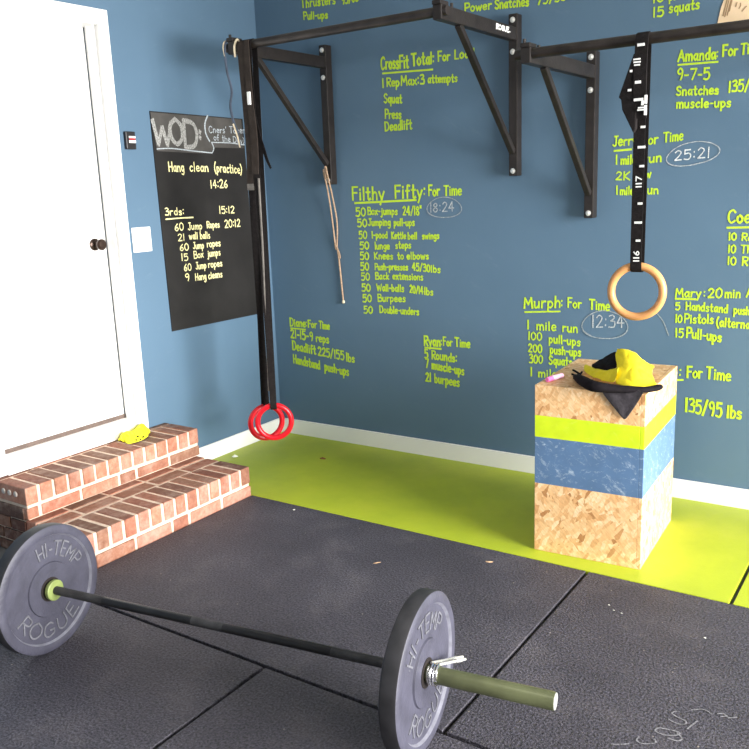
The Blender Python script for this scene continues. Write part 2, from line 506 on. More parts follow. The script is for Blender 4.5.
# ---------------------------------------------------------------- hand lettering: single-stroke alphabet
# glyph: width, strokes; '~' marks a stroke that is drawn as a smooth curve
G = {
 'A': '.72 0,0 .36,1 .72,0|.14,.36 .6,.36', 'B': '.6 .05,0 .05,1|~.05,1 .5,.96 .5,.6 .08,.53|~.08,.53 .62,.45 .58,.04 .05,0',
 'C': '.66 ~.64,.82 .42,1 .1,.8 .06,.3 .3,0 .64,.16', 'D': '.68 .05,0 .05,1|~.05,1 .5,.92 .68,.5 .5,.08 .05,0',
 'E': '.55 .55,1 .05,1 .05,0 .55,0|.05,.52 .46,.52', 'F': '.55 .06,0 .06,1 .58,1|.06,.55 .48,.55',
 'H': '.62 .05,0 .05,1|.6,0 .6,1|.05,.5 .6,.5', 'J': '.55 .2,1 .62,1|~.42,1 .42,.2 .26,0 .04,.16', 'K': '.6 .06,0 .06,1|.56,1 .08,.45 .6,0',
 'L': '.5 .05,1 .05,0 .52,0', 'M': '.8 .04,0 .12,1 .42,.35 .7,1 .8,0', 'N': '.66 .05,0 .05,1 .62,0 .62,1', 'O': '.72 ~.36,1 .04,.72 .04,.28 .36,0 .7,.28 .7,.72 .36,1',
 'P': '.58 .06,0 .06,1|~.06,1 .56,.94 .56,.54 .06,.46', 'R': '.6 .06,0 .06,1|~.06,1 .56,.94 .54,.58 .06,.5|.2,.5 .6,0', 'S': '.56 ~.54,.86 .3,1 .06,.8 .2,.55 .46,.44 .52,.16 .28,0 .04,.14',
 'T': '.64 0,1 .66,1|.33,1 .33,0', 'W': '1. 0,1 .24,0 .48,.75 .72,0 .98,1', 'X': '.6 0,0 .6,1|0,1 .6,0', 'G': '.7 ~.62,.84 .4,1 .08,.8 .06,.28 .3,0 .62,.2 .62,.45|.38,.45 .66,.45', 'U': '.64 ~.05,1 .05,.3 .3,0 .58,.3 .6,1', 'I': '.2 .1,0 .1,1', 'Y': '.6 0,1 .3,.5 .6,1|.3,.5 .3,0',
 'a': '.5 ~.44,.5 .24,.6 .05,.32 .2,.02 .42,.22|.45,.6 .44,.12 .52,0', 'b': '.5 .06,1 .06,0|~.06,.45 .3,.6 .48,.3 .3,.0 .06,.08', 'c': '.46 ~.44,.5 .24,.6 .05,.3 .22,.0 .46,.12',
 'd': '.5 ~.44,.46 .22,.58 .05,.28 .2,.0 .44,.16|.46,1 .46,0', 'e': '.48 ~.07,.32 .28,.33 .46,.37 .42,.54 .25,.62 .08,.48 .05,.25 .2,.02 .47,.1', 'f': '.4 ~.42,.94 .24,1 .18,.8 .18,0|.02,.56 .38,.56',
 'g': '.5 ~.44,.5 .22,.6 .05,.32 .22,.06 .44,.24|~.46,.6 .46,-.1 .3,-.36 .06,-.26', 'h': '.5 .06,1 .06,0|~.06,.4 .26,.6 .44,.45 .46,0', 'i': '.18 .09,.58 .09,0|.09,.78 .09,.84',
 'j': '.3 ~.22,.58 .22,-.15 .1,-.34 .0,-.26|.22,.78 .22,.84', 'k': '.48 .06,1 .06,0|.42,.58 .08,.28 .46,0', 'l': '.16 .08,1 .08,0', 'm': '.76 .05,.6 .05,0|~.05,.42 .22,.6 .38,.45 .39,0|~.39,.42 .56,.6 .72,.45 .74,0',
 'n': '.5 .06,.6 .06,0|~.06,.4 .28,.6 .44,.45 .46,0', 'o': '.5 ~.25,.6 .05,.42 .05,.16 .25,0 .46,.16 .46,.42 .25,.6', 'p': '.5 .06,.6 .06,-.36|~.06,.46 .28,.6 .48,.32 .3,.02 .06,.1',
 'q': '.5 ~.44,.5 .22,.6 .05,.32 .22,.04 .44,.22|.46,.6 .46,-.36', 'r': '.4 .06,.6 .06,0|~.06,.36 .2,.56 .42,.56', 's': '.42 ~.4,.5 .22,.6 .08,.46 .2,.32 .38,.22 .3,.02 .04,.06',
 't': '.4 ~.2,.95 .2,.14 .28,.0 .42,.06|.02,.6 .4,.6', 'u': '.5 ~.05,.6 .06,.16 .2,.0 .42,.2|.45,.6 .45,0', 'v': '.46 0,.6 .22,0 .46,.6', 'w': '.7 0,.6 .18,0 .35,.5 .52,0 .7,.6', 'x': '.46 .02,.6 .46,0|.44,.6 0,0',
 'y': '.48 .02,.6 .24,.06|.48,.6 .12,-.36', 'z': '.46 .02,.6 .44,.6 .02,0 .46,0',
 '0': '.56 ~.28,1 .05,.75 .05,.25 .28,0 .52,.25 .52,.75 .28,1', '1': '.2 .1,0 .1,1', '2': '.54 ~.06,.8 .26,1 .5,.8 .36,.45 .04,.02|.04,.02 .54,.02', '3': '.52 ~.06,.92 .34,1 .48,.78 .2,.54|~.2,.54 .52,.46 .46,.06 .04,.06',
 '4': '.56 .4,0 .4,1 .04,.34 .58,.34', '5': '.54 .5,1 .1,1 .08,.58|~.08,.58 .4,.64 .54,.34 .36,.0 .04,.06', '6': '.54 ~.44,.98 .14,.6 .06,.22 .28,0 .5,.22 .34,.5 .08,.34', '7': '.54 .02,1 .54,1 .2,0',
 '8': '.54 ~.28,.54 .08,.76 .28,1 .48,.78 .28,.54 .04,.26 .28,0 .52,.26 .28,.54', '9': '.54 ~.48,.6 .2,.5 .08,.78 .3,1 .5,.78 .46,.3 .36,0',
 ':': '.16 .08,.66 .08,.74|.08,.16 .08,.24', '.': '.16 .08,0 .08,.08', '-': '.36 .04,.42 .34,.42', '/': '.46 .02,-.08 .46,1.05', "'": '.14 .07,1 .07,.8', '"': '.26 .07,1.1 .07,.85|.2,1.1 .2,.85',
 '(': '.26 ~.24,1.1 .05,.7 .06,.2 .26,-.2', ')': '.26 ~.02,1.1 .22,.7 .2,.2 0,-.2', ' ': '.34 ',
}
def glyph(c):
    d = G[c]
    wd, _, rest = d.partition(' ')
    st = []
    for s in rest.split('|'):
        if not s.strip():
            continue
        sm = s[0] == '~'
        p = [tuple(float(q) for q in k.split(',')) for k in s.lstrip('~').split()]
        st.append([(v.x, v.y) for v in smooth_path([(a, b, 0) for a, b in p], 4)] if sm else p)
    return float(wd), st
GL = {c: glyph(c) for c in G}

def letter_strokes(text, x0, z0, x1, z1, h, rnd, jit=0.02):
    """stroke polylines of a word written from (x0,z0) to (x1,z1) in a wall plane"""
    gap = 0.17
    tot = sum(GL[c][0] + gap for c in text) - gap
    L = math.hypot(x1 - x0, z1 - z0)
    sgn = 1 if x1 >= x0 else -1
    ux, uz = (x1 - x0) / L, (z1 - z0) / L
    sx = L / tot if tot > 0.25 else h
    out = []
    cur = 0
    for c in text:
        wd, st = GL[c]
        dy = rnd.uniform(-jit, jit) * h
        sk = rnd.uniform(-0.05, 0.05)
        hs = h * rnd.uniform(0.95, 1.05)
        for s in st:
            out.append([(x0 + ux * ((cur + a) * sx + sk * b * h * 0.5), z0 + uz * (cur + a) * sx + b * hs + dy) for a, b in s])
        cur += wd + gap
    return out

def split_sharp(st):
    out, cur = [], [st[0]]
    for i in range(1, len(st) - 1):
        a, b, c = st[i - 1], st[i], st[i + 1]
        d1, d2 = (b[0] - a[0], b[1] - a[1]), (c[0] - b[0], c[1] - b[1])
        cs = (d1[0] * d2[0] + d1[1] * d2[1]) / ((math.hypot(*d1) or 1) * (math.hypot(*d2) or 1))
        cur.append(b)
        if cs < 0.25:
            out.append(cur)
            cur = [b]
    cur.append(st[-1])
    return out + [cur]

def paint_strokes(mb, strokes, wd, to3, rnd, mi=0):
    """flat brush strokes of width wd; to3 maps (u, v, lift) to a 3D point"""
    k = 0
    strokes = [q for s in strokes if len(s) > 1 for q in split_sharp(s)]
    for st in strokes:
        k += 1
        lift = 0.0004 * (k % 3)
        w0 = wd * rnd.uniform(0.88, 1.12)
        n = len(st)
        if n == 1:
            continue
        A, B = [], []
        for i in range(n):
            p, q = st[max(i - 1, 0)], st[min(i + 1, n - 1)]
            dx, dz = q[0] - p[0], q[1] - p[1]
            l = math.hypot(dx, dz) or 1
            nx, nz = -dz / l, dx / l
            a, b = st[i], st[i]
            f = 1.0
            if 0 < i < n - 1:
                d1 = (st[i][0] - p[0], st[i][1] - p[1]); d2 = (q[0] - st[i][0], q[1] - st[i][1])
                l1, l2 = math.hypot(*d1) or 1, math.hypot(*d2) or 1
                cs = (d1[0] * d2[0] + d1[1] * d2[1]) / l1 / l2
                f = min(2.2, 1 / max(0.2, math.sqrt(max(0.0, (1 + cs) / 2))))
            ex = ez = 0
            if i == 0:
                ex, ez = -dx / l * w0 * .35, -dz / l * w0 * .35
            if i == n - 1:
                ex, ez = dx / l * w0 * .35, dz / l * w0 * .35
            hw = w0 / 2 * f * rnd.uniform(0.9, 1.1)
            lf = lift + 0.00005 * i
            A.append(mb.bm.verts.new(to3(a[0] + nx * hw + ex, a[1] + nz * hw + ez, lf)))
            B.append(mb.bm.verts.new(to3(a[0] - nx * hw + ex, a[1] - nz * hw + ez, lf)))
        for i in range(n - 1):
            f = mb.bm.faces.new((A[i], A[i + 1], B[i + 1], B[i]))
            f.material_index = mi

def write_block(rows, wd, to3, seed, mb=None, mi=0):
    rnd = random.Random(seed)
    mb = mb or MB()
    for r in rows:
        if r[0] == '@':
            pts = r[1]
            st = smooth_path([(p[0], p[1], 0) for p in pts], 3) if len(pts) > 2 else [Vector((p[0], p[1], 0)) for p in pts]
            paint_strokes(mb, [[(p.x, p.y) for p in st]], wd, to3, rnd, mi)
        else:
            t, x0, z0, x1, z1, h = r
            w2 = wd * min(1.3, 0.30 + 0.70 * h / 0.055)
            paint_strokes(mb, letter_strokes(t, x0, z0, x1, z1, h, rnd), w2, to3, rnd, mi)
    return mb

# words: (text, start across, start height, end across, end height, letter height), in metres on their wall; @ marks a drawn line
TEXTS = {
 'filthy': [('Filthy', 0.651, 1.477, 0.87, 1.475, 0.07), ('Fifty', 0.944, 1.481, 1.119, 1.479, 0.071), (':', 1.13, 1.487, 1.145, 1.487, 0.054), ('For', 1.161, 1.488, 1.23, 1.488, 0.052), ('Time', 1.257, 1.487, 1.363, 1.487, 0.051), ('@', [(0.668, 1.459), (1.08, 1.467)]), ('50', 0.671, 1.385, 0.739, 1.384, 0.048), ('Box-jumps', 0.756, 1.393, 0.957, 1.39, 0.04), ('24/18"', 0.993, 1.387, 1.114, 1.385, 0.046), ('50', 0.68, 1.324, 0.746, 1.324, 0.044), ('Jumping', 0.756, 1.33, 0.907, 1.329, 0.039), ('pull-ups', 0.931, 1.328, 1.066, 1.328, 0.039), ('50', 0.686, 1.256, 0.743, 1.257, 0.042), ('1-pood', 0.778, 1.259, 0.884, 1.259, 0.038), ('Kettle', 0.912, 1.256, 1.008, 1.256, 0.037), ('bell', 1.021, 1.254, 1.08, 1.254, 0.036), ('swings', 1.115, 1.254, 1.221, 1.257, 0.036), ('50', 0.69, 1.195, 0.754, 1.196, 0.042), ('lunge', 0.796, 1.196, 0.896, 1.197, 0.039), ('steps', 0.937, 1.201, 1.039, 1.204, 0.038), ('50', 0.69, 1.135, 0.751, 1.136, 0.042), ('Knees', 0.789, 1.139, 0.917, 1.14, 0.039), ('to', 0.948, 1.141, 0.988, 1.142, 0.038), ('elbows', 1.011, 1.142, 1.152, 1.144, 0.038), ('50', 0.69, 1.073, 0.748, 1.074, 0.042), ('Push-presses', 0.79, 1.077, 1.015, 1.08, 0.037), ('45/30', 1.044, 1.081, 1.159, 1.074, 0.04), ('lbs', 1.165, 1.072, 1.225, 1.071, 0.038), ('50', 0.691, 1.014, 0.751, 1.016, 0.042), ('Back', 0.792, 1.023, 0.885, 1.025, 0.039), ('extensions', 0.912, 1.026, 1.112, 1.026, 0.039), ('50', 0.692, 0.949, 0.753, 0.951, 0.043), ('Wall-balls', 0.799, 0.955, 0.984, 0.956, 0.04), ('20/14', 1.024, 0.955, 1.11, 0.947, 0.041), ('lbs', 1.119, 0.946, 1.175, 0.943, 0.039), ('50', 0.696, 0.886, 0.758, 0.889, 0.043), ('Burpees', 0.803, 0.894, 0.992, 0.899, 0.04), ('50', 0.7, 0.818, 0.762, 0.821, 0.043), ('Double-unders', 0.814, 0.828, 1.08, 0.827, 0.04)],
 'filthy_time': [('18:24', 1.168, 1.4, 1.314, 1.403, 0.049), ('@', [(1.193, 1.38), (1.172, 1.388), (1.157, 1.399), (1.15, 1.412), (1.151, 1.426), (1.158, 1.438), (1.168, 1.449), (1.183, 1.459), (1.201, 1.468), (1.223, 1.475), (1.249, 1.478), (1.275, 1.477), (1.3, 1.472), (1.321, 1.464), (1.337, 1.454), (1.35, 1.443), (1.359, 1.432), (1.364, 1.419), (1.363, 1.406), (1.354, 1.394), (1.338, 1.384), (1.316, 1.376), (1.292, 1.372), (1.267, 1.371), (1.242, 1.371), (1.217, 1.374), (1.192, 1.379), (1.171, 1.388), (1.156, 1.399)])],
 'diane': [('Diane', 0.127, 0.707, 0.251, 0.708, 0.051), (':', 0.256, 0.708, 0.267, 0.709, 0.041), ('For', 0.272, 0.707, 0.34, 0.707, 0.047), ('Time', 0.36, 0.707, 0.439, 0.705, 0.046), ('@', [(0.129, 0.694), (0.25, 0.692)]), ('21-15-9', 0.129, 0.633, 0.304, 0.624, 0.053), ('reps', 0.329, 0.622, 0.428, 0.617, 0.051), ('Deadlift', 0.136, 0.556, 0.321, 0.54, 0.055), ('225/155', 0.341, 0.537, 0.537, 0.521, 0.054), ('lbs', 0.556, 0.517, 0.616, 0.512, 0.05), ('Handstand', 0.138, 0.469, 0.348, 0.446, 0.055), ('push-ups', 0.385, 0.443, 0.568, 0.425, 0.053)],
 'ryan': [('Ryan', 1.109, 0.653, 1.214, 0.657, 0.055), ('@', [(1.115, 0.642), (1.219, 0.642)]), (':', 1.218, 0.659, 1.228, 0.66, 0.044), ('For', 1.234, 0.664, 1.291, 0.662, 0.047), ('Time', 1.31, 0.664, 1.402, 0.663, 0.047), ('5 Rounds:', 1.111, 0.582, 1.318, 0.573, 0.049), ('7 muscle-ups', 1.116, 0.526, 1.363, 0.504, 0.049), ('21 burpees', 1.114, 0.447, 1.332, 0.435, 0.051)],
 'total': [('CrossFit', 0.881, 2.17, 1.055, 2.16, 0.062), ('Total', 1.077, 2.168, 1.199, 2.165, 0.06), (':', 1.205, 2.166, 1.214, 2.167, 0.049), ('@', [(0.89, 2.148), (1.203, 2.136)]), ('1', 0.885, 2.076, 0.896, 2.075, 0.045), ('Rep', 0.914, 2.077, 0.993, 2.073, 0.044), ('Max:3', 1.006, 2.075, 1.15, 2.068, 0.046), ('Squat', 0.893, 1.995, 1.007, 1.985, 0.045), ('Press', 0.896, 1.912, 1.0, 1.904, 0.047), ('Deadlift', 0.893, 1.846, 1.066, 1.845, 0.048), ('For', 1.237, 2.173, 1.307, 2.17, 0.047), ('Load', 1.335, 2.174, 1.447, 2.17, 0.044), ('attempts', 1.173, 2.071, 1.348, 2.061, 0.039)],
 'fran': [('Thrusters', 0.351, 2.558, 0.593, 2.545, 0.044), ('95/65', 0.637, 2.536, 0.748, 2.538, 0.042), ('Pull-ups', 0.365, 2.494, 0.535, 2.477, 0.039)],
 'snatch': [('Power', 1.397, 2.392, 1.546, 2.385, 0.04), ('Snatches', 1.566, 2.383, 1.744, 2.372, 0.042), ('75/55', 1.787, 2.37, 1.933, 2.371, 0.041)],
 'squats': [('15', 2.341, 2.24, 2.387, 2.239, 0.038), ('squats', 2.412, 2.247, 2.539, 2.248, 0.04), ('10', 2.339, 2.3, 2.386, 2.299, 0.038), ('push-ups', 2.41, 2.3, 2.539, 2.301, 0.038)],
 'amanda': [('Amanda', 2.459, 2.04, 2.617, 2.032, 0.046), (':', 2.621, 2.035, 2.629, 2.035, 0.037), ('For', 2.646, 2.04, 2.706, 2.038, 0.044), ('Time', 2.719, 2.039, 2.804, 2.039, 0.044), ('@', [(2.46, 2.025), (2.627, 2.02)]), ('9-7-5', 2.457, 1.961, 2.596, 1.951, 0.046), ('Snatches', 2.457, 1.895, 2.636, 1.885, 0.039), ('135/95', 2.678, 1.889, 2.813, 1.889, 0.046), ('muscle-ups', 2.46, 1.841, 2.689, 1.827, 0.039)],
 'jerry': [('Jerry', 2.173, 1.69, 2.286, 1.694, 0.044), (':', 2.294, 1.693, 2.299, 1.693, 0.037), ('For', 2.311, 1.687, 2.382, 1.692, 0.043), ('Time', 2.409, 1.695, 2.494, 1.7, 0.043), ('@', [(2.181, 1.669), (2.261, 1.672)]), ('1', 2.189, 1.608, 2.198, 1.608, 0.042), ('mile', 2.214, 1.606, 2.285, 1.606, 0.042), ('run', 2.319, 1.608, 2.401, 1.61, 0.041), ('2K', 2.191, 1.536, 2.258, 1.533, 0.037), ('row', 2.288, 1.539, 2.356, 1.539, 0.038), ('1', 2.195, 1.468, 2.203, 1.468, 0.039), ('mile', 2.214, 1.465, 2.278, 1.464, 0.039), ('run', 2.32, 1.464, 2.392, 1.465, 0.039)],
 'jerry_time': [('25:21', 2.46, 1.612, 2.613, 1.618, 0.044), ('@', [(2.482, 1.587), (2.457, 1.591), (2.438, 1.598), (2.427, 1.609), (2.425, 1.621), (2.429, 1.633), (2.438, 1.645), (2.451, 1.657), (2.468, 1.668), (2.49, 1.678), (2.517, 1.685), (2.546, 1.689), (2.573, 1.689), (2.597, 1.685), (2.617, 1.68), (2.633, 1.672), (2.645, 1.664), (2.654, 1.653), (2.655, 1.642), (2.649, 1.629), (2.634, 1.617), (2.613, 1.606), (2.588, 1.598), (2.562, 1.593), (2.535, 1.588), (2.508, 1.586), (2.481, 1.586), (2.456, 1.59), (2.437, 1.598)])],
 'coe': [('Coe', 2.704, 1.329, 2.795, 1.328, 0.054), ('@', [(2.703, 1.308), (2.796, 1.309)]), ('10 Rounds', 2.711, 1.254, 2.899, 1.246, 0.033), ('10 Thrusters', 2.712, 1.197, 2.948, 1.192, 0.034), ('10 Ring', 2.712, 1.143, 2.86, 1.14, 0.036)],
 'mary': [('Mary', 2.489, 0.987, 2.603, 0.992, 0.039), ('@', [(2.49, 0.979), (2.581, 0.98)]), (':', 2.616, 0.992, 2.625, 0.992, 0.035), ('20', 2.635, 0.99, 2.695, 0.993, 0.043), ('min', 2.709, 0.992, 2.773, 0.995, 0.04), ('AMRAP', 2.8, 0.999, 2.92, 0.999, 0.039), ('5', 2.492, 0.927, 2.511, 0.928, 0.034), ('Handstand', 2.54, 0.929, 2.723, 0.924, 0.038), ('push-ups', 2.75, 0.922, 2.883, 0.917, 0.037), ('10', 2.494, 0.866, 2.523, 0.868, 0.037), ('Pistols', 2.535, 0.866, 2.663, 0.871, 0.041), ('(alternating)', 2.679, 0.86, 2.908, 0.854, 0.041), ('15', 2.497, 0.797, 2.532, 0.798, 0.041), ('Pull-ups', 2.547, 0.798, 2.702, 0.787, 0.046)],
 'murph': [('Murph', 1.722, 0.896, 1.92, 0.911, 0.056), (':', 1.925, 0.913, 1.932, 0.913, 0.044), ('@', [(1.727, 0.877), (1.92, 0.89)]), ('For', 1.961, 0.913, 2.031, 0.913, 0.047), ('Time', 2.074, 0.91, 2.176, 0.906, 0.048), ('1', 1.741, 0.789, 1.746, 0.79, 0.046), ('mile', 1.793, 0.787, 1.899, 0.789, 0.046), ('run', 1.934, 0.786, 2.014, 0.785, 0.045), ('100', 1.746, 0.733, 1.821, 0.731, 0.042), ('pull-ups', 1.862, 0.725, 2.029, 0.718, 0.044), ('200', 1.747, 0.668, 1.822, 0.667, 0.043), ('push-ups', 1.868, 0.667, 2.033, 0.664, 0.044), ('300', 1.752, 0.607, 1.827, 0.61, 0.044), ('Squats', 1.863, 0.611, 1.986, 0.611, 0.045), ('1', 1.76, 0.537, 1.766, 0.538, 0.044), ('mile', 1.804, 0.536, 1.906, 0.539, 0.045)],
 'murph_time': [('12:34', 2.088, 0.817, 2.248, 0.827, 0.061), ('@', [(2.085, 0.776), (2.062, 0.786), (2.046, 0.8), (2.038, 0.817), (2.039, 0.834), (2.047, 0.85), (2.059, 0.865), (2.075, 0.879), (2.094, 0.891), (2.118, 0.9), (2.146, 0.905), (2.175, 0.904), (2.201, 0.898), (2.223, 0.889), (2.241, 0.877), (2.255, 0.863), (2.265, 0.849), (2.27, 0.833), (2.268, 0.816), (2.259, 0.8), (2.241, 0.786), (2.218, 0.776), (2.191, 0.769), (2.164, 0.767), (2.137, 0.766), (2.11, 0.769), (2.084, 0.775), (2.061, 0.785), (2.045, 0.8)]), ('@', [(2.406, 0.905), (2.439, 0.866), (2.465, 0.803)])],
 'grace': [(':', 2.522, 0.604, 2.534, 0.606, 0.046), ('@', [(2.489, 0.585), (2.54, 0.591)]), ('For', 2.558, 0.606, 2.626, 0.608, 0.052), ('Time', 2.645, 0.608, 2.752, 0.606, 0.053), ('135/95', 2.557, 0.438, 2.721, 0.43, 0.066), ('lbs', 2.746, 0.431, 2.808, 0.431, 0.058)],
 'board_white': [('(', -0.5, 1.853, -0.466, 1.854, 0.104), ("Cners' Tocen", -0.466, 1.88, -0.165, 1.886, 0.035), ('of the Day)', -0.432, 1.841, -0.179, 1.827, 0.032), ('@', [(-0.862, 1.786), (-0.754, 1.79), (-0.601, 1.779), (-0.453, 1.77)]), ('@', [(-0.453, 1.77), (-0.437, 1.797), (-0.452, 1.828)]), ('@', [(-0.452, 1.828), (-0.302, 1.828), (-0.179, 1.819)])],
 'board_wod': [('W', -0.878, 1.811, -0.747, 1.805, 0.13), ('O', -0.76, 1.815, -0.672, 1.812, 0.138), ('D', -0.662, 1.798, -0.563, 1.795, 0.153), (':', -0.543, 1.839, -0.518, 1.839, 0.065)],
 'board_yellow': [('Hang', -0.792, 1.67, -0.681, 1.669, 0.049), ('clean', -0.639, 1.669, -0.496, 1.667, 0.048), ('(practice)', -0.445, 1.665, -0.218, 1.653, 0.049), ('14:26', -0.487, 1.575, -0.349, 1.575, 0.044), ('3rds:', -0.848, 1.439, -0.709, 1.436, 0.038), ('@', [(-0.844, 1.418), (-0.741, 1.419), (-0.643, 1.418)]), ('15:12', -0.433, 1.43, -0.308, 1.426, 0.04), ('60', -0.787, 1.352, -0.724, 1.353, 0.039), ('Jump', -0.689, 1.351, -0.581, 1.351, 0.037), ('Ropes', -0.541, 1.353, -0.442, 1.35, 0.037), ('20:12', -0.396, 1.346, -0.265, 1.346, 0.043), ('21', -0.77, 1.297, -0.721, 1.296, 0.037), ('wall balls', -0.685, 1.299, -0.525, 1.294, 0.037), ('60', -0.763, 1.241, -0.699, 1.24, 0.037), ('Jump', -0.663, 1.244, -0.58, 1.241, 0.037), ('ropes', -0.553, 1.245, -0.446, 1.244, 0.038), ('15', -0.758, 1.186, -0.709, 1.185, 0.037), ('Box', -0.662, 1.191, -0.589, 1.19, 0.038), ('jumps', -0.555, 1.19, -0.452, 1.19, 0.038), ('60', -0.745, 1.128, -0.691, 1.127, 0.037), ('Jump', -0.655, 1.129, -0.574, 1.127, 0.038), ('ropes', -0.556, 1.128, -0.444, 1.127, 0.038), ('9', -0.743, 1.073, -0.712, 1.072, 0.038), ('Hang', -0.665, 1.067, -0.581, 1.064, 0.038), ('cleans', -0.563, 1.064, -0.451, 1.063, 0.038)],
}

# ================================================================ THE SETTING
H_CEIL = 2.75
fl = struct(MB().box((-0.3, -6.2, -0.12), (9.0, 0.12, -0.019)).build('floor', M['concrete']))
wb = struct(MB().box((-0.1, 0.0, -0.12), (5.2, 0.12, H_CEIL)).build('wall_back', M['wall']))
# left wall with the door opening: y -1.89..-1.165, z 0.345..2.37
DY0, DY1, DZ0, DZ1 = -1.958, -1.165, 0.345, 2.372
ml = MB()
ml.box((-0.14, DY1, -0.12), (0, 0, H_CEIL)).box((-0.14, -6.2, -0.12), (0, DY0, H_CEIL)).box((-0.14, DY0, DZ1), (0, DY1, H_CEIL)).box((-0.14, DY0, -0.12), (0, DY1, DZ0 - .03))
wl = struct(ml.build('wall_left', M['wall']))
# right side: open garage door, piers and header of plaster
mr = MB()
mr.box((5.1, -0.45, -0.12), (5.25, 0.0, H_CEIL)).box((5.1, -6.2, -0.12), (5.25, -4.3, H_CEIL)).box((5.1, -4.3, 2.35), (5.25, -0.45, H_CEIL))
struct(mr.build('wall_right', M['plaster']))
struct(MB().box((-0.14, -6.3, -0.12), (5.25, -6.2, H_CEIL)).build('wall_front', M['plaster']))
struct(MB().box((-0.14, -6.3, H_CEIL), (5.25, 0.12, H_CEIL + 0.1)).build('ceiling', M['plaster']))

def baseboard(name, lo, hi):
    return struct(MB().box(lo, hi).build(name, M['white'], bevel=0.004))
baseboard('baseboard_back', (0.014, -0.014, -0.019), (5.1, 0.0, 0.094))
baseboard('baseboard_left', (0.0, -0.984, -0.019), (0.014, -0.0, 0.094))

# lettering painted on the back wall
def on_back(u, v, lift):
    return Vector((u, -0.0012 - lift, v))
LET = [
 ('filthy', 'lime', 'lime painted exercise list headed Filthy Fifty with ten lines of 50'), ('diane', 'lime', 'small lime painted list low down beside the red rings'),
 ('ryan', 'lime', 'small lime painted list of 5 rounds low in the middle of the wall'), ('total', 'lime', 'lime painted list with squat, press and deadlift'),
 ('fran', 'lime', 'lime painted words cut off by the top of the photo at left'), ('snatch', 'lime', 'lime painted power snatches line above the middle bracket'),
 ('squats', 'lime', 'lime painted 15 squats at the top edge'), ('amanda', 'lime', 'lime painted 9-7-5 list at the right edge'), ('jerry', 'lime', 'lime painted run list behind the wooden ring strap'),
 ('coe', 'lime', 'lime painted list starting Coe cut off by the right edge'), ('mary', 'lime', 'lime painted 20 min list beside the wooden ring'), ('murph', 'lime', 'lime painted list with two 1 mile runs left of the box'),
 ('grace', 'lime', 'lime painted 135/95 lbs lines right of the box'),
 ('filthy_time', 'chalk', 'circled 18:24 in white chalk'), ('jerry_time', 'chalk', 'circled 25:21 in white chalk'), ('murph_time', 'chalk', 'circled 12:34 in white chalk')]
for i, (k, kind, lab) in enumerate(LET):
    if kind == 'lime':
        o = write_block(TEXTS[k], 0.0098 if k not in ('amanda', 'coe', 'mary', 'grace', 'squats', 'jerry', 'murph') else 0.0092, on_back, 11 + i).build('painted_lettering', M['lime_paint'], wb, recalc=False)
    else:
        rows_t = [r for r in TEXTS[k] if r[0] != '@']
        rows_e = [r for r in TEXTS[k] if r[0] == '@']
        mb = write_block(rows_t, 0.0062, on_back, 31 + i)
        write_block(rows_e, 0.0042, on_back, 41 + i, mb, 1)
        o = mb.build('chalk_lettering', [M['chalk'] if k == 'jerry_time' else M['chalk_faint'], M['chalk_faint'] if k == 'jerry_time' else M['scrawl2']], wb, recalc=False)
    o['label'] = lab

# door
door = bpy.data.objects.new('door_1', None)
C.objects.link(door)
door.location = (-0.1, (DY0 + DY1) / 2, DZ0)
struct(door)
MB().box((-0.138, DY0 + 0.004, 0.392), (-0.1, DY1 - 0.004, DZ1 - 0.004)).build('door_slab', M['white'], door, bevel=0.002)
MB().box((-0.128, DY0 + 0.004, 0.372), (-0.094, DY1 - 0.003, 0.395)).build('door_sweep', M['sweep'], door)
for lo, hi in (((0.0, DY1 - 0.006, 0.3095), (0.018, DY1 + 0.056, 2.438)), ((0.0, DY0 - 0.066, 0.3095), (0.018, DY0 + 0.006, 2.438)), ((0.0, DY0 + 0.006, DZ1 - 0.006), (0.0178, DY1 - 0.006, 2.438))):
    MB().box(lo, hi).build('door_casing', M['white'], door, bevel=0.004)
MB().box((-0.098, DY1 - 0.0005, DZ0), (0.0, DY1 + 0.0, DZ1)).box((-0.075, DY1 - 0.012, DZ0), (-0.02, DY1, DZ1)).box((-0.098, DY0, DZ0), (0, DY0 + 0.012, DZ1)).box((-0.098, DY0, DZ1 - 0.006), (0, DY1, DZ1)).build('door_jamb', M['white'], door)
th = MB()
th.poly_prism([(-0.138, DY0, 0.309), (0.030, DY0, 0.309), (0.030, DY0, 0.354), (0.025, DY0, 0.360), (-0.09, DY0, 0.374), (-0.138, DY0, 0.374)], (0, DY1 - DY0, 0))
th.build('door_threshold', M['threshold'], door, bevel=0.003)
kb = MB().lathe((-0.1, -1.243, 1.312), (1, 0, 0), [(0, 0), (0, 0.031), (0.006, 0.031), (0.011, 0.022), (0.014, 0.0125), (0.034, 0.0125), (0.040, 0.022), (0.050, 0.0285), (0.060, 0.0285), (0.068, 0.021), (0.071, 0)], 32)
kb.build('door_knob', M['knob'], door)

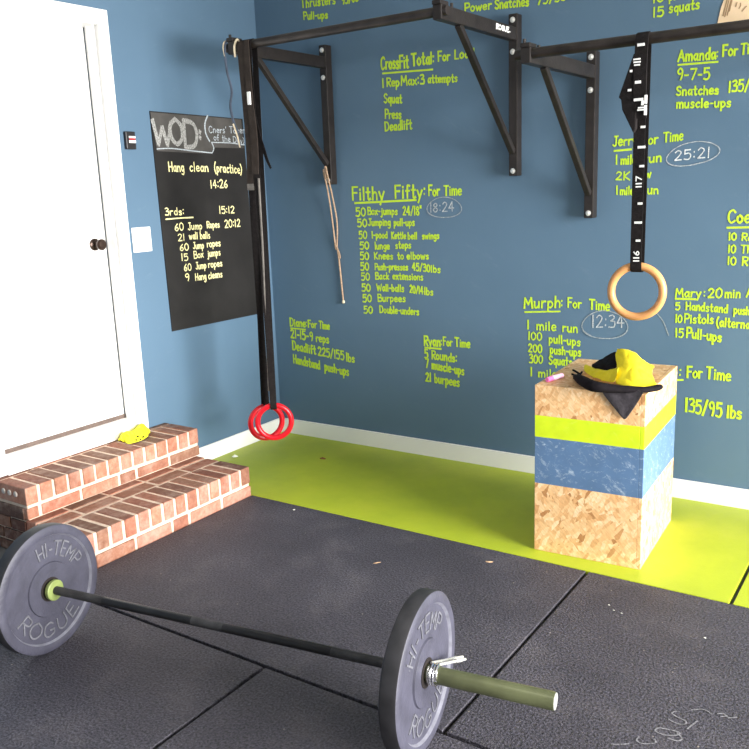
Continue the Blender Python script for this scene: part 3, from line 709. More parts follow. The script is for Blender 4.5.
# ================================================================ MATS
def mat_slab(name, lo, hi, m, label, group=None):
    o = MB().box(lo, hi).build(name, m, bevel=0.0025)
    return tag(o, label, 'mat', group)
G_ = 0.007
mat_slab('rubber_mat', (0.016, -0.992, -0.019), (2.9837 - G_, -0.016, 0), M['green'], 'lime green painted mat along the back wall, under the wooden box')
mat_slab('rubber_mat', (2.9837 + G_, -0.992, -0.019), (4.8, -0.016, 0), M['green'], 'lime green painted mat at the right edge of the photo, beyond the seam', None)
mat_slab('rubber_mat', (0.636, -2.1857 + G_, -0.019), (2.4408 - G_, -0.997, 0), M['rubber'], 'black rubber mat against the brick steps, under the barbell shaft')
mB = mat_slab('rubber_mat', (2.4408 + G_, -2.1857 + G_, -0.019), (4.27, -0.997, 0), M['rubber'], 'black rubber mat in front of the box, with white chalk scrawl')
mat_slab('rubber_mat', (0.02, -3.4, -0.019), (1.7631 - G_, -2.1857 - G_, 0), M['rubber'], 'black rubber mat under the far plate, in the bottom left corner')
mat_slab('rubber_mat', (1.7631 + G_, -3.4, -0.019), (3.59, -2.1857 - G_, 0), M['rubber'], 'black rubber mat under the near plate, at the bottom edge')
# chalk scrawl on the mat at the lower right
def on_floor(u, v, lift):
    return Vector((u, v, 0.0009 + lift))
scr = MB()
rs = random.Random(3)
SC = [[(2.984, -1.748), (2.975, -1.765), (2.995, -1.777), (3.018, -1.783), (3.020, -1.800), (3.0, -1.808), (2.975, -1.80)],
      [(3.047, -1.766), (3.038, -1.795), (3.032, -1.817)],
      [(2.992, -1.845), (2.962, -1.852), (2.957, -1.872), (2.985, -1.876), (3.012, -1.862), (3.017, -1.846), (2.995, -1.845)],
      [(3.012, -1.85), (3.03, -1.868), (3.02, -1.885), (2.996, -1.886)],
      [(2.925, -1.922), (2.925, -1.942), (2.945, -1.945), (2.972, -1.925), (2.965, -1.91)],
      [(2.91, -1.965), (2.885, -1.983), (2.87, -1.99)],
      [(3.089, -1.700), (3.105, -1.692), (3.12, -1.705), (3.139, -1.690)], [(3.10, -1.71), (3.115, -1.699)],
      [(3.168, -1.66), (3.185, -1.675), (3.2, -1.655)], [(3.02, -1.72), (3.05, -1.70), (3.075, -1.712)]]
paint_strokes(scr, [[(p.x, p.y) for p in smooth_path([(a, b, 0) for a, b in s], 4)] for s in SC], 0.0045, on_floor, rs)
o = scr.build('chalk_scrawl', M['scrawl'], mB, recalc=False)
o['label'] = 'white chalk scrawl'

# ================================================================ BRICK STEPS
ST_L, ST_R = -2.03, -0.983
steps = thing('brick_steps', 'red brick door steps with pale mortar, two treads, against the blue wall', 'steps', (0.3, -1.5, -0.019))
class Bricks:
    def __init__(self, seed):
        self.mb = MB()
        self.tl = self.mb.bm.loops.layers.color.new('tone')
        self.r = random.Random(seed)
    def brick(self, lo, hi, shade=1.0):
        n0 = len(self.mb.bm.faces)
        j = lambda a: a + self.r.uniform(-0.0018, 0.0018)
        self.mb.box(tuple(map(j, lo)), tuple(map(j, hi)))
        self.mb.bm.faces.ensure_lookup_table()
        t = self.r.uniform(0.78, 1.12) * shade
        w = self.r.uniform(0.94, 1.06)
        for f in list(self.mb.bm.faces)[n0:]:
            k = 0.76 if f.calc_center_median().z > hi[2] - 0.005 else 1.0   # foot-worn dirt on the treads
            for l in f.loops:
                l[self.tl] = (t * k, t * w * k * 0.98, t * w * k * 0.93, 1)
    def core(self, lo, hi, mi=1):
        self.mb.box(lo, hi, mi)
    def build(self, name):
        return self.mb.build(name, [M['brick'], M['mortar'], M['mortar_grey']], steps, bevel=0.0055)
J = 0.015
def step(name, x_back, x_front, yl, yr, z0, zs, z1, seed, n_row, tread_rows):
    """stretcher course z0..zs, rowlock course zs..z1 along the front edge, flat rows behind"""
    B = Bricks(seed)
    B.core((x_back, yl + 0.005, z0), (x_front - 0.005, yr - 0.005, z1 - 0.004))
    d = 0.205
    # rowlock bricks on edge, their long side across the tread
    p = (yr - yl + J) / n_row
    for i in range(n_row):
        y0 = yl + i * p
        B.brick((x_front - d, y0, zs + J), (x_front, y0 + p - J, z1))
    # stretchers below
    L = 0.205
    y = yr
    k = 0
    while y > yl + 0.03:
        l = L if k % 4 != 2 else 0.095
        y0 = max(yl, y - l)
        B.brick((x_front - 0.09, y0, z0 + 0.004), (x_front, y, zs))
        y = y0 - J
        k += 1
    # bricks of the left end (shaded side), courses of headers
    # rows lying behind the rowlocks
    x = x_front - d - J
    for (wdt, l) in tread_rows:
        y = yr - 0.0
        while y > yl + 0.03:
            y0 = max(yl, y - l)
            B.brick((x - wdt, y0, z1 - 0.06), (x, y, z1 - 0.001))
            y = y0 - J
        x -= wdt + J
    return B
lower = step('lower_step', 0.0, 0.628, ST_L, ST_R - 0.0125, -0.019, 0.052, 0.157, 4, 14, [(0.085, 0.2), (0.072, 0.2)])
# left end of the lower flight, laid as stretchers
for zc0, zc1, off in ((-0.017, 0.047, 0.0), (0.060, 0.122, 0.1), ):
    x = 0.30 - off * 0.5
    while x < 0.60:
        x1 = min(0.42 + 0.0, x + 0.19) if x < 0.3 else min(0.415, x + 0.19)
        if x1 - x < 0.03:
            break
        lower.brick((x, ST_L, zc0), (x1, ST_L + 0.08, zc1), 0.8)  # shade of the left end put into the brick tone
        x = x1 + J
lower.build('lower_step')
upper = step('upper_step', 0.0, 0.258, ST_L, ST_R, 0.157, 0.214, 0.309, 9, 14, [(0.035, 0.2)])
# left end of the upper flight: courses under the cored rowlock brick
for zc0, zc1, xs in ((0.157, 0.213, (0.004, 0.245)), (0.098, 0.148, (0.006, 0.125, 0.245)), (0.040, 0.089, (0.004, 0.06, 0.245)), (-0.015, 0.031, (0.006, 0.125, 0.245))):
    for a, b_ in zip(xs, xs[1:]):
        upper.brick((a, ST_L - 0.004, zc0), (b_ - J, ST_L + 0.06, zc1), 0.62)  # darker tone paints the shade on this end face
# pale mortar-filled core holes in the end brick
for xx in (0.095, 0.14, 0.185):
    upper.mb.lathe((xx, ST_L - 0.0035, 0.272), (0, -1, 0), [(-.004, 0.0), (-.004, 0.0145), (0.0025, 0.012), (0.0025, 0)], 18, 2, smooth=False)
upper.build('upper_step')

# ================================================================ THINGS ON THE LEFT WALL
cb = thing('chalkboard', 'tall black chalkboard with white and yellow handwriting, on the left wall', 'chalkboard', (0.003, -0.53, 0.8))
MB().poly_prism([(0.0005, -0.870, 0.806), (0.0005, -0.158, 0.801), (0.0005, -0.178, 1.968), (0.0005, -0.886, 1.978)], (0.0055, 0, 0)).build('board', M['board'], cb)
def on_left(u, v, lift):
    return Vector((0.0068 + lift, u, v))
# dusty patch behind the heading
dm = MB()
dm.poly_prism([(0.006, -0.884, 1.972), (0.006, -0.19, 1.964), (0.006, -0.185, 1.80), (0.006, -0.44, 1.80), (0.006, -0.46, 1.765), (0.006, -0.86, 1.775)], (0.0004, 0, 0))
dm.build('chalk_dust', M['board_dust'], cb)
wm = write_block(TEXTS['board_white'], 0.0062, on_left, 5)
rw = random.Random(6)
for dx, dz in ((0, 0), (0.006, 0.003), (-0.006, -0.002), (0.002, -0.007), (-0.002, 0.007)):
    sts = []
    for t_, a, b_, c_, d_, h_ in TEXTS['board_wod']:
        sts += letter_strokes(t_, a, b_, c_, d_, h_ * 0.93, rw, 0.0)
    paint_strokes(wm, [[(p + dx, q + dz) for p, q in s] for s in sts], 0.010, on_left, rw, 1)
o = wm.build('chalk_heading', [M['chalk_faint'], M['chalk_dull']], cb, recalc=False); o['label'] = 'thick white WOD heading in chalk'
o = write_block(TEXTS['board_yellow'], 0.0078, on_left, 7).build('chalk_writing', M['chalk_yellow'], cb, recalc=False); o['label'] = 'pale yellow chalk list'

sw = thing('light_switch', 'white double light switch plate beside the door casing', 'light switch', (0.0, -1.02, 1.32))
MB().box((0.0005, -1.084, 1.257), (0.007, -0.958, 1.386)).build('switch_plate', M['white'], sw, bevel=0.003)
for yy in (-1.051, -0.991):
    MB().poly_prism([(0.007, yy - 0.006, 1.308), (0.0115, yy - 0.006, 1.311), (0.019, yy - 0.006, 1.334), (0.007, yy - 0.006, 1.336)], (0, 0.012, 0)).build('toggle', M['white'], sw)
db = thing('door_opener_button', 'small black push button box with white and red bands, above the light switch', 'button', (0.0, -1.04, 1.82))
MB().box((0.0005, -1.072, 1.781), (0.020, -1.010, 1.869)).build('housing', M['black_plastic'], db, bevel=0.004)
MB().box((0.0195, -1.056, 1.836), (0.0235, -1.013, 1.846)).box((0.0195, -1.056, 1.812), (0.0235, -1.013, 1.826)).build('white_band', M['label_white'], db, bevel=0.001)
MB().box((0.0195, -1.054, 1.829), (0.023, -1.015, 1.834)).build('red_band', M['red'], db)

# ================================================================ PULL-UP RIGS
Y_PL, Y_BAR = -0.058, -0.776
def bracket(root, xb, ztop, zl, rogue=False):
    """wall channel, arm, diagonal brace, bolts; ztop = top bolt height"""
    cw = 0.046
    MB().box((xb - cw / 2, Y_PL, ztop - 0.735), (xb + cw / 2, -0.0005, ztop + 0.028)).build('wall_plate', M['black_steel'], root, bevel=0.004)
    za = ztop - 0.066
    arm = MB().box((xb - 0.021, -0.80, za - 0.030), (xb + 0.021, Y_PL, za + 0.030)).build('arm', M['black_steel'], root, bevel=0.004)
    if rogue:
        m = MB()
        st = letter_strokes('ROGUE', -0.285, za + 0.006, -0.150, za + 0.006, 0.020, random.Random(1), 0)
        paint_strokes(m, [[(a, b - 0.010) for a, b in s] for s in st], 0.0075, lambda u, v, l: Vector((xb + 0.0216 + l, u, v)), random.Random(2))
        m.box((xb + 0.0212, -0.142, za - 0.004), (xb + 0.0218, -0.132, za + 0.002))
        m.build('white_lettering', M['label_white'], arm, recalc=False)
    MB().bar((xb, -0.615, za - 0.025), (xb, Y_PL - 0.004, ztop - 0.620), 0.028, 0.028).build('brace', M['black_steel'], root, bevel=0.003)
    # clamp plates at the arm tip with a stud standing up
    MB().box((xb - 0.0205, -0.806, za + 0.0295), (xb + 0.0205, -0.735, za + 0.046)).build('bar_clamp', M['black_steel'], root, bevel=0.002)
    for dx, yy, zz in ((-0.008, -0.79, 0.062), (0.010, -0.69, 0.048)):
        MB().cyl((xb + dx, yy, za + 0.028), (xb + dx, yy, za + zz), 0.007, 10).build('stud', M['black_steel'], root)
    for z in (ztop, ztop - 0.146, ztop - 0.711):
        MB().lathe((xb, Y_PL, z), (0, -1, 0), [(0, 0), (0, 0.0135), (0.003, 0.0135), (0.003, 0.010), (0.010, 0.009), (0.012, 0.006), (0.012, 0)], 12, smooth=False).build('bolt', M['bolt'], root)
rig = thing('pull_up_bar', 'black wall-mounted pull-up bar on two braced brackets, holding the red rings', 'pull-up bar', (1.1, -0.02, 2.2))
bracket(rig, 0.526, 2.304, 0)
bracket(rig, 1.686, 2.309, 0, True)
MB().cyl((0.476, Y_BAR, 2.243), (1.725, Y_BAR, 2.247), 0.0205, 24).build('bar', M['bar_steel'], rig)
rig2 = thing('pull_up_bar', 'black wall-mounted pull-up bar at right, set lower, holding the wooden ring', 'pull-up bar', (2.6, -0.02, 2.0))
bracket(rig2, 2.080, 2.095, 0)
bracket(rig2, 3.24, 2.095, 0)
MB().cyl((2.03, Y_BAR, 2.036), (3.31, Y_BAR, 2.036), 0.0205, 24).build('bar', M['bar_steel'], rig2)

# ================================================================ RINGS
def loop_strap(x, z_bar, z_ring_top, wd, mat, root, x_bot=None, y_bot=None, nrm=(0, -1, 0), r_top=0.0235, name='strap', th=0.003):
    """webbing looped over the bar and around the top of a ring whose axis is nrm"""
    nv = Vector(nrm).normalized()
    tv = Vector((-nv.y, nv.x, 0))
    b0 = Vector((x if x_bot is None else x_bot, Y_BAR if y_bot is None else y_bot, z_ring_top - 0.016))
    rr = 0.0195
    top = [Vector((x, Y_BAR + math.cos(PI * k / 8) * r_top, z_bar + math.sin(PI * k / 8) * r_top)) for k in range(9)]
    bot = [b0 + nv * math.cos(PI * k / 8) * rr - Vector((0, 0, math.sin(PI * k / 8) * rr)) for k in range(9)]
    def mid(p, q):
        return [p.lerp(q, k / 6) for k in range(1, 6)]
    path = top + mid(top[-1], bot[0]) + bot + mid(bot[-1], top[0]) + [top[0]]
    wv = [Vector((1, 0, 0))] * 9 + [Vector((1, 0, 0)).lerp(tv, k / 6) for k in range(1, 6)] + [tv] * 9 + [tv.lerp(Vector((1, 0, 0)), k / 6) for k in range(1, 6)] + [Vector((1, 0, 0))]
    return MB().ribbon(path, [v.normalized() * wd for v in wv], th).build(name, mat, root)

# red rings, hanging one just in front of the other
RZ = 2.243
for i, (xt, cx, cy, cz, ang, lab) in enumerate(((0.601, 0.545, -0.748, 0.321, 58, 'red plastic gymnastic ring by the corner, the one behind and to the left'),
                                                (0.639, 0.649, -0.800, 0.350, 42, 'red plastic gymnastic ring by the corner, the one in front and to the right'))):
    g = thing('gymnastic_ring', lab, 'gymnastic ring', (xt, Y_BAR, cz - 0.11), 'red rings hanging in the corner')
    n = Vector((math.sin(R(ang)), -math.cos(R(ang)), 0))
    MB().torus((cx, cy, cz), n, 0.089, 0.0145).build('ring', M['red'], g)
    loop_strap(xt, RZ, cz + 0.1035, 0.034, M['strap'], g, cx, cy, n)
    yt = Y_BAR - 0.030
    if i == 0:
        tail = [(xt + 0.006, yt, RZ + 0.015), (xt + 0.006, yt - 0.006, RZ - 0.05), (xt + 0.009, yt, 1.95), (xt + 0.010, yt, 1.75), (xt - 0.002, yt, 1.56)]
        MB().ribbon(smooth_path(tail, 5), [(0.050, 0, 0)] * 12 + [(0.046, 0, 0)] * 9, 0.004).build('strap_tail', M['strap_brown'], g)
        MB().box((xt - 0.022, yt - 0.005, 1.553), (xt + 0.022, yt + 0.004, 1.585)).build('buckle', M['strap_grey'], g, bevel=0.003)
    else:
        yt -= 0.007
        tail = [(xt + 0.004, yt, RZ + 0.015), (xt + 0.004, yt - 0.004, RZ - 0.06), (xt + 0.002, yt, 1.98), (xt + 0.012, yt, 1.80), (xt + 0.004, yt, 1.63)]
        MB().ribbon(smooth_path(tail, 5), [(0.028 + 0.014 * min(1, k / 14), 0, 0) for k in range(21)], 0.004).build('strap_tail', M['strap_brown'], g)
        fr = [(xt + 0.006, Y_BAR - 0.022, 1.90), (xt + 0.018, Y_BAR - 0.018, 1.84), (xt + 0.040, Y_BAR - 0.01, 1.76), (xt + 0.062, Y_BAR - 0.006, 1.69), (xt + 0.080, Y_BAR - 0.004, 1.655)]
        MB().ribbon(smooth_path(fr, 4), [(0.032 - 0.024 * k / 16, 0, 0.006) for k in range(17)], 0.003).build('loose_end', M['strap'], g)
        MB().box((xt - 0.006, yt - 0.012, 1.960), (xt + 0.010, yt - 0.0025, 2.020)).build('white_tag', M['label_white'], g)
        sg = MB().ribbon([(xt + 0.020, yt + 0.004, 1.61), (xt + 0.018, yt + 0.002, 1.3), (xt + 0.010, yt + 0.002, 0.95), (xt + 0.000, yt - 0.004, 0.52)], (0.007, 0, 0), 0.008)  # pale strip painting the light caught along the strap edge
        sg.build('lit_strap_edge', M['strap_grey'], g)

# thin band looped over the end of the bar
bd = thing('resistance_cord', 'thin slate blue and cream cord looped over the left end of the pull-up bar', 'cord', (0.5, Y_BAR, 1.85))
pb = [(0.494, Y_BAR + 0.029, 2.205), (0.494, Y_BAR, 2.275), (0.494, Y_BAR - 0.031, 2.243), (0.503, Y_BAR - 0.038, 2.13), (0.520, Y_BAR - 0.032, 2.04), (0.502, Y_BAR - 0.03, 1.97), (0.508, Y_BAR - 0.025, 1.90), (0.528, Y_BAR - 0.02, 1.84), (0.532, Y_BAR - 0.015, 1.77)]
MB().tube(smooth_path(pb, 6), 0.0075, 8, flat=0.5).build('band', M['blue_cord'], bd)
pc = [(0.557, Y_BAR + 0.028, 2.18), (0.556, Y_BAR, 2.272), (0.556, Y_BAR - 0.029, 2.243), (0.557, Y_BAR - 0.03, 2.19)]
MB().tube(smooth_path(pc, 6), 0.0055, 8).build('cream_cord', M['cream_cord'], bd)
MB().tube(smooth_path([(0.496, Y_BAR - 0.036, 2.20), (0.484, Y_BAR - 0.030, 2.243), (0.484, Y_BAR - 0.018, 2.270), (0.486, Y_BAR + 0.012, 2.272), (0.488, Y_BAR + 0.029, 2.243)], 6), 0.005, 8).build('cream_cord', M['cream_cord'], bd)
MB().tube(smooth_path([(0.512, Y_BAR - 0.030, 1.88), (0.527, Y_BAR - 0.026, 1.83), (0.532, Y_BAR - 0.022, 1.80), (0.534, Y_BAR - 0.016, 1.765)], 6), 0.004, 8).build('cream_cord', M['cream_cord'], bd)

# wooden ring with numbered strap
wr = thing('gymnastic_ring', 'pale wooden gymnastic ring on a black numbered strap, above the wooden box', 'gymnastic ring', (2.531, Y_BAR, 1.0))
MB().torus((2.538, Y_BAR, 1.110), (0.06, -1, 0), 0.0985, 0.0155).build('ring', M['wood'], wr)
loop_strap(2.536, 2.036, 1.222, 0.043, M['strap'], wr, 2.537)
# buckle and folded surplus webbing hanging beside the strap
YF = Y_BAR - 0.030
fold = MB()
fold.poly_prism([(2.515, YF - 0.018, 1.985), (2.462, YF - 0.018, 1.835), (2.472, YF - 0.018, 1.827), (2.477, YF - 0.018, 1.79), (2.500, YF - 0.018, 1.745), (2.521, YF - 0.018, 1.704), (2.530, YF - 0.018, 1.72), (2.530, YF - 0.018, 1.97)], (0, 0.024, 0))
fold.build('surplus_webbing', M['strap'], wr, bevel=0.004)
MB().ribbon(smooth_path([(2.540, YF + 0.002, 2.052), (2.541, YF - 0.012, 2.01), (2.541, YF - 0.019, 1.88), (2.543, YF - 0.010, 1.755)], 5), (0.046, 0, 0), 0.006).build('buckle_flap', M['strap'], wr)
pr = MB()
yf = Y_BAR - 0.0205
def tick(x, z, wd, ht, y=None):
    pr.box((x - wd / 2, (y if y else yf) - 0.0015, z - ht / 2), (x + wd / 2, (y if y else yf) + 0.001, z + ht / 2))
TICKS = [(2.542, 2.01, 0.0255, 0.0097, 1), (2.535, 1.882, 0.0212, 0.0097, 1), (2.529, 1.962, 0.0255, 0.0053, 1), (2.53, 1.952, 0.0255, 0.0053, 1), (2.53, 1.942, 0.0212, 0.0053, 1), (2.509, 1.923, 0.0085, 0.0081, 1), (2.505, 1.857, 0.0127, 0.0081, 1), (2.539, 1.821, 0.0338, 0.0097, 1), (2.554, 1.808, 0.0084, 0.0161, 1), (2.553, 1.792, 0.0295, 0.0052, 1), (2.549, 1.784, 0.0253, 0.0052, 1), (2.55, 1.725, 0.017, 0.0081, 0), (2.547, 1.653, 0.0276, 0.0089, 0), (2.55, 1.584, 0.017, 0.0081, 0), (2.548, 1.447, 0.017, 0.0081, 0), (2.543, 1.376, 0.0276, 0.0081, 0), (2.545, 1.308, 0.017, 0.0081, 0)]
for x, z, a, b_, front in TICKS:
    tick(x, z, a, b_, Y_BAR - (0.0535 if front else 0.0255))
pr.box((2.560, Y_BAR - 0.053, 1.805), (2.568, Y_BAR - 0.045, 1.835)).box((2.560, Y_BAR - 0.053, 1.765), (2.568, Y_BAR - 0.045, 1.800))
for txt, zc, xc in (('117', 1.530, 2.541), ('116', 1.252, 2.540)):
    # numerals printed sideways along the strap
    st = letter_strokes(txt, 0, 0, 0.040, 0, 0.020, random.Random(4), 0)
    paint_strokes(pr, [[(b - 0.010, a - 0.024) for a, b in s] for s in st], 0.0045, lambda u, v, l: Vector((xc - u, Y_BAR - 0.0255 - l, zc + v)), random.Random(5))
pr.build('white_markings', M['label_white'], wr, recalc=False)

# tan rope on the left bracket
rp = thing('rope', 'thin tan rope looped on the foot of the left bracket, hanging down the back wall', 'rope', (0.53, -0.03, 0.88))
ra = [(0.503, -0.072, 1.655), (0.513, -0.075, 1.615), (0.524, -0.076, 1.578), (0.526, -0.05, 1.45), (0.524, -0.02, 1.25), (0.521, -0.014, 1.215)]
rb = [(0.521, -0.014, 1.215), (0.530, -0.012, 1.20), (0.541, -0.012, 1.35), (0.541, -0.045, 1.50), (0.541, -0.082, 1.62), (0.536, -0.088, 1.668), (0.528, -0.086, 1.658), (0.526, -0.078, 1.60)]
MB().tube(smooth_path(ra, 6), 0.0048, 8).tube(smooth_path(rb, 6), 0.0048, 8).tube(smooth_path([(0.522, -0.014, 1.225), (0.536, -0.012, 1.19), (0.545, -0.011, 1.10), (0.554, -0.011, 0.97), (0.560, -0.011, 0.885)], 6), 0.0055, 8).tube(smooth_path([(0.532, -0.014, 1.21), (0.548, -0.012, 1.17), (0.552, -0.011, 1.14)], 5), 0.004, 8).build('cord', M['tan_cord'], rp)
MB().lathe((0.561, -0.0125, 0.893), (0, 0, -1), [(0, 0), (0.002, 0.006), (0.01, 0.0095), (0.018, 0.0095), (0.024, 0)], 14).build('end_knot', M['cream_cord'], rp)

# kraft paper sign at the upper right
ks = thing('paper_sign', 'tan kraft paper sheet with brown pen marks on the wall, top right corner', 'sign', (2.8, -0.001, 2.17))
MB().poly_prism([(2.617, -0.001, 2.168), (2.63, -0.001, 2.24), (2.66, -0.001, 2.32), (2.70, -0.001, 2.52), (3.05, -0.001, 2.50), (3.08, -0.001, 2.16)], (0, -0.002, 0)).build('sheet', M['cardboard'], ks)
pm = MB()
def on_sheet(u, v, lift):
    return Vector((u, -0.0038 - lift, v))
paint_strokes(pm, [[(2.640, 2.205), (2.655, 2.275)], [(2.648, 2.20), (2.664, 2.28)], [(2.657, 2.205), (2.671, 2.27)], [(2.665, 2.22), (2.676, 2.275)], [(2.69, 2.235), (2.694, 2.25)], [(2.703, 2.226), (2.709, 2.236), (2.708, 2.246)], [(2.716, 2.213), (2.724, 2.222), (2.732, 2.23)], [(2.80, 2.22), (2.82, 2.30)], [(2.84, 2.24), (2.87, 2.25), (2.85, 2.29)]], 0.0045, on_sheet, random.Random(8))
pm.build('pen_marks', M['pencil'], ks, recalc=False)

# ================================================================ PLYO BOX
BX, BY, BW, BD, BH, BT = 2.1718, -0.9055, 0.4468, 0.5694, 0.7273, R(2.8425)
box = thing('plyo_box', 'tall strand board jump box with lime and blue painted bands, on the green mat', 'box', (BX, BY, 0.0))
box.rotation_euler = (0, 0, BT)
bpy.context.view_layer.update()
T = 0.018
Z1, Z2, Z3 = 0.304, 0.5066, 0.599
def panel(name, axis, lo, hi):
    """panel with the painted bands as its own face rows; split at band heights"""
    m = MB()
    zz = [0, Z1, Z2, Z3, BH - (0 if name != 'top' else 0)]
    (x0, y0), (x1, y1) = lo, hi
    rings = [[m.bm.verts.new((a, b_, z)) for a, b_ in ((x0, y0), (x1, y0), (x1, y1), (x0, y1))] for z in zz]
    for i, mi in enumerate((0, 2, 1, 0)):
        for k in range(4):
            f = m.bm.faces.new((rings[i][k], rings[i][(k + 1) % 4], rings[i + 1][(k + 1) % 4], rings[i + 1][k]))
            f.material_index = mi
    m.bm.faces.new(rings[0][::-1]); m.bm.faces.new(rings[-1])
    o = m.build(name, [M['osb'], M['box_green'], M['box_blue']], None, bevel=0.0015)
    o.parent = box
    return o
BHT = BH
panel('front_panel', 1, (0, 0), (BW - T, T))
panel('back_panel', 1, (0, BD - T), (BW - T, BD))
panel('side_panel', 0, (BW - T + 0.0004, 0), (BW, BD))
panel('side_panel', 0, (0, T + 0.0004), (T, BD - T - 0.0004))
o = MB().box((T + 0.001, T + 0.001, BH - T), (BW - T - 0.001, BD - T - 0.001, BH - 0.0005)).build('top_panel', M['osb'])
o.parent = box

# ================================================================ THINGS ON THE BOX
js = thing('jersey', 'crumpled yellow, black and charcoal jersey thrown on top of the wooden box', 'clothing', (2.42, -0.6, 0.729))
JR = [0.016, 0.028, 0.031, 0.026, 0.021, 0.018, 0.016, 0.017, 0.014]
JY = [
 [(2.470, -0.826, 0.743), (2.518, -0.850, 0.743), (2.566, -0.864, 0.743), (2.601, -0.839, 0.743), (2.640, -0.802, 0.743)],
 [(2.466, -0.756, 0.794), (2.502, -0.780, 0.794), (2.555, -0.794, 0.790), (2.583, -0.769, 0.771), (2.605, -0.732, 0.749)],
 [(2.433, -0.696, 0.843), (2.474, -0.720, 0.850), (2.531, -0.734, 0.841), (2.565, -0.709, 0.806), (2.575, -0.672, 0.762)],
 [(2.432, -0.656, 0.863), (2.456, -0.680, 0.873), (2.502, -0.694, 0.858), (2.540, -0.669, 0.825), (2.575, -0.632, 0.781)],
 [(2.402, -0.566, 0.788), (2.426, -0.590, 0.791), (2.472, -0.604, 0.787), (2.510, -0.579, 0.777), (2.545, -0.542, 0.763)],
 [(2.382, -0.516, 0.733), (2.406, -0.540, 0.733), (2.452, -0.554, 0.733), (2.490, -0.529, 0.733), (2.525, -0.492, 0.733)]]
MB().sheet(JY).build('yellow_body', M['yellow'], js, subsurf=2, solid=0.003, wrinkle=0.02)
JA = [
 [(2.257, -0.594, 0.743), (2.325, -0.714, 0.743), (2.401, -0.780, 0.743), (2.444, -0.809, 0.743), (2.483, -0.839, 0.743)],
 [(2.258, -0.549, 0.757), (2.336, -0.669, 0.772), (2.398, -0.735, 0.780), (2.440, -0.764, 0.792), (2.482, -0.794, 0.816)],
 [(2.248, -0.519, 0.737), (2.326, -0.639, 0.752), (2.388, -0.705, 0.760), (2.430, -0.734, 0.772), (2.472, -0.764, 0.796)]]
MB().sheet(JA).build('yellow_sleeve', M['yellow'], js, subsurf=2, solid=0.003, wrinkle=0.02)
JL = [
 [(2.288, -0.580, 0.752), (2.329, -0.596, 0.741), (2.379, -0.616, 0.745), (2.433, -0.638, 0.768)],
 [(2.273, -0.514, 0.747), (2.320, -0.532, 0.759), (2.365, -0.550, 0.775), (2.410, -0.568, 0.791)],
 [(2.254, -0.446, 0.734), (2.301, -0.464, 0.764), (2.346, -0.482, 0.798), (2.376, -0.494, 0.818)]]
o = MB().sheet(JL).build('dark_lining', M['black_cloth'], js, subsurf=2, solid=0.003, wrinkle=0.02); o['label'] = 'black inside of the neck opening'
JT = [(2.288, -0.748, 0.742), (2.357, -0.855, 0.751), (2.424, -0.928, 0.753), (2.475, -0.925, 0.750), (2.524, -0.905, 0.746), (2.571, -0.882, 0.744), (2.610, -0.858, 0.742), (2.638, -0.821, 0.743), (2.643, -0.782, 0.741)]
MB().tube(smooth_path(JT, 5), [JR[min(8, k // 5)] + (JR[min(8, k // 5 + 1)] - JR[min(8, k // 5)]) * (k % 5) / 5 for k in range(41)], 10, flat=0.75).build('black_trim', M['black_cloth'], js, subsurf=1)
jf = MB()
jf.tube(smooth_path([(2.272, -0.636, 0.735), (2.284, -0.715, 0.735), (2.248, -0.689, 0.735)], 5), 0.0045, 8)
jf.tube(smooth_path([(2.332, -0.774, 0.735), (2.310, -0.784, 0.735), (2.282, -0.757, 0.735)], 5), 0.0045, 8)
jf.tube(smooth_path([(2.278, -0.676, 0.735), (2.239, -0.629, 0.735), (2.224, -0.614, 0.735)], 5), 0.0045, 8)
jf.tube(smooth_path([(2.378, -0.831, 0.735), (2.356, -0.841, 0.735), (2.330, -0.815, 0.735)], 5), 0.0045, 8)
jf.build('frayed_cord', M['black_cloth'], js)
MB().tube(smooth_path([(2.297, -0.773, 0.757), (2.333, -0.800, 0.749), (2.367, -0.825, 0.741), (2.396, -0.870, 0.733)], 6), 0.0025, 8).build('tan_cord', M['cream_cord'], js)
JF = [
 [(2.444, -0.893, 0.747), (2.492, -0.880, 0.747), (2.535, -0.879, 0.747), (2.580, -0.885, 0.747), (2.619, -0.902, 0.747)],
 [(2.443, -0.904, 0.733), (2.482, -0.902, 0.733), (2.537, -0.899, 0.733), (2.575, -0.897, 0.733), (2.610, -0.896, 0.733)],
 [(2.474, -0.904, 0.696), (2.507, -0.908, 0.685), (2.539, -0.897, 0.678), (2.566, -0.898, 0.685), (2.598, -0.904, 0.706)],
 [(2.533, -0.900, 0.633), (2.537, -0.899, 0.628), (2.543, -0.899, 0.622), (2.549, -0.899, 0.629), (2.556, -0.898, 0.640)]]
o = MB().sheet(JF).build('grey_flap', M['grey_cloth'], js, subsurf=2, solid=0.003, wrinkle=0.008); o['label'] = 'charcoal flap hanging over the front edge'
ck = thing('chalk_stick', 'thick pink chalk stick on the left front corner of the box top', 'chalk', (2.213, -0.80, 0.7275))
MB().lathe((2.200, -0.846, 0.7385), (0.25, 1.0, 0.0), [(0, 0), (0, 0.009), (0.002, 0.0105), (0.034, 0.0105)], 20, 1).build('chalk_tip', M['pink'], ck).data.materials.append(M['pink'])
MB().lathe((2.2082, -0.813, 0.7385), (0.25, 1.0, 0.0), [(0, 0), (0, 0.0108), (0.070, 0.0105), (0.073, 0.008), (0.073, 0)], 20).build('chalk_body', M['pink_end'], ck)

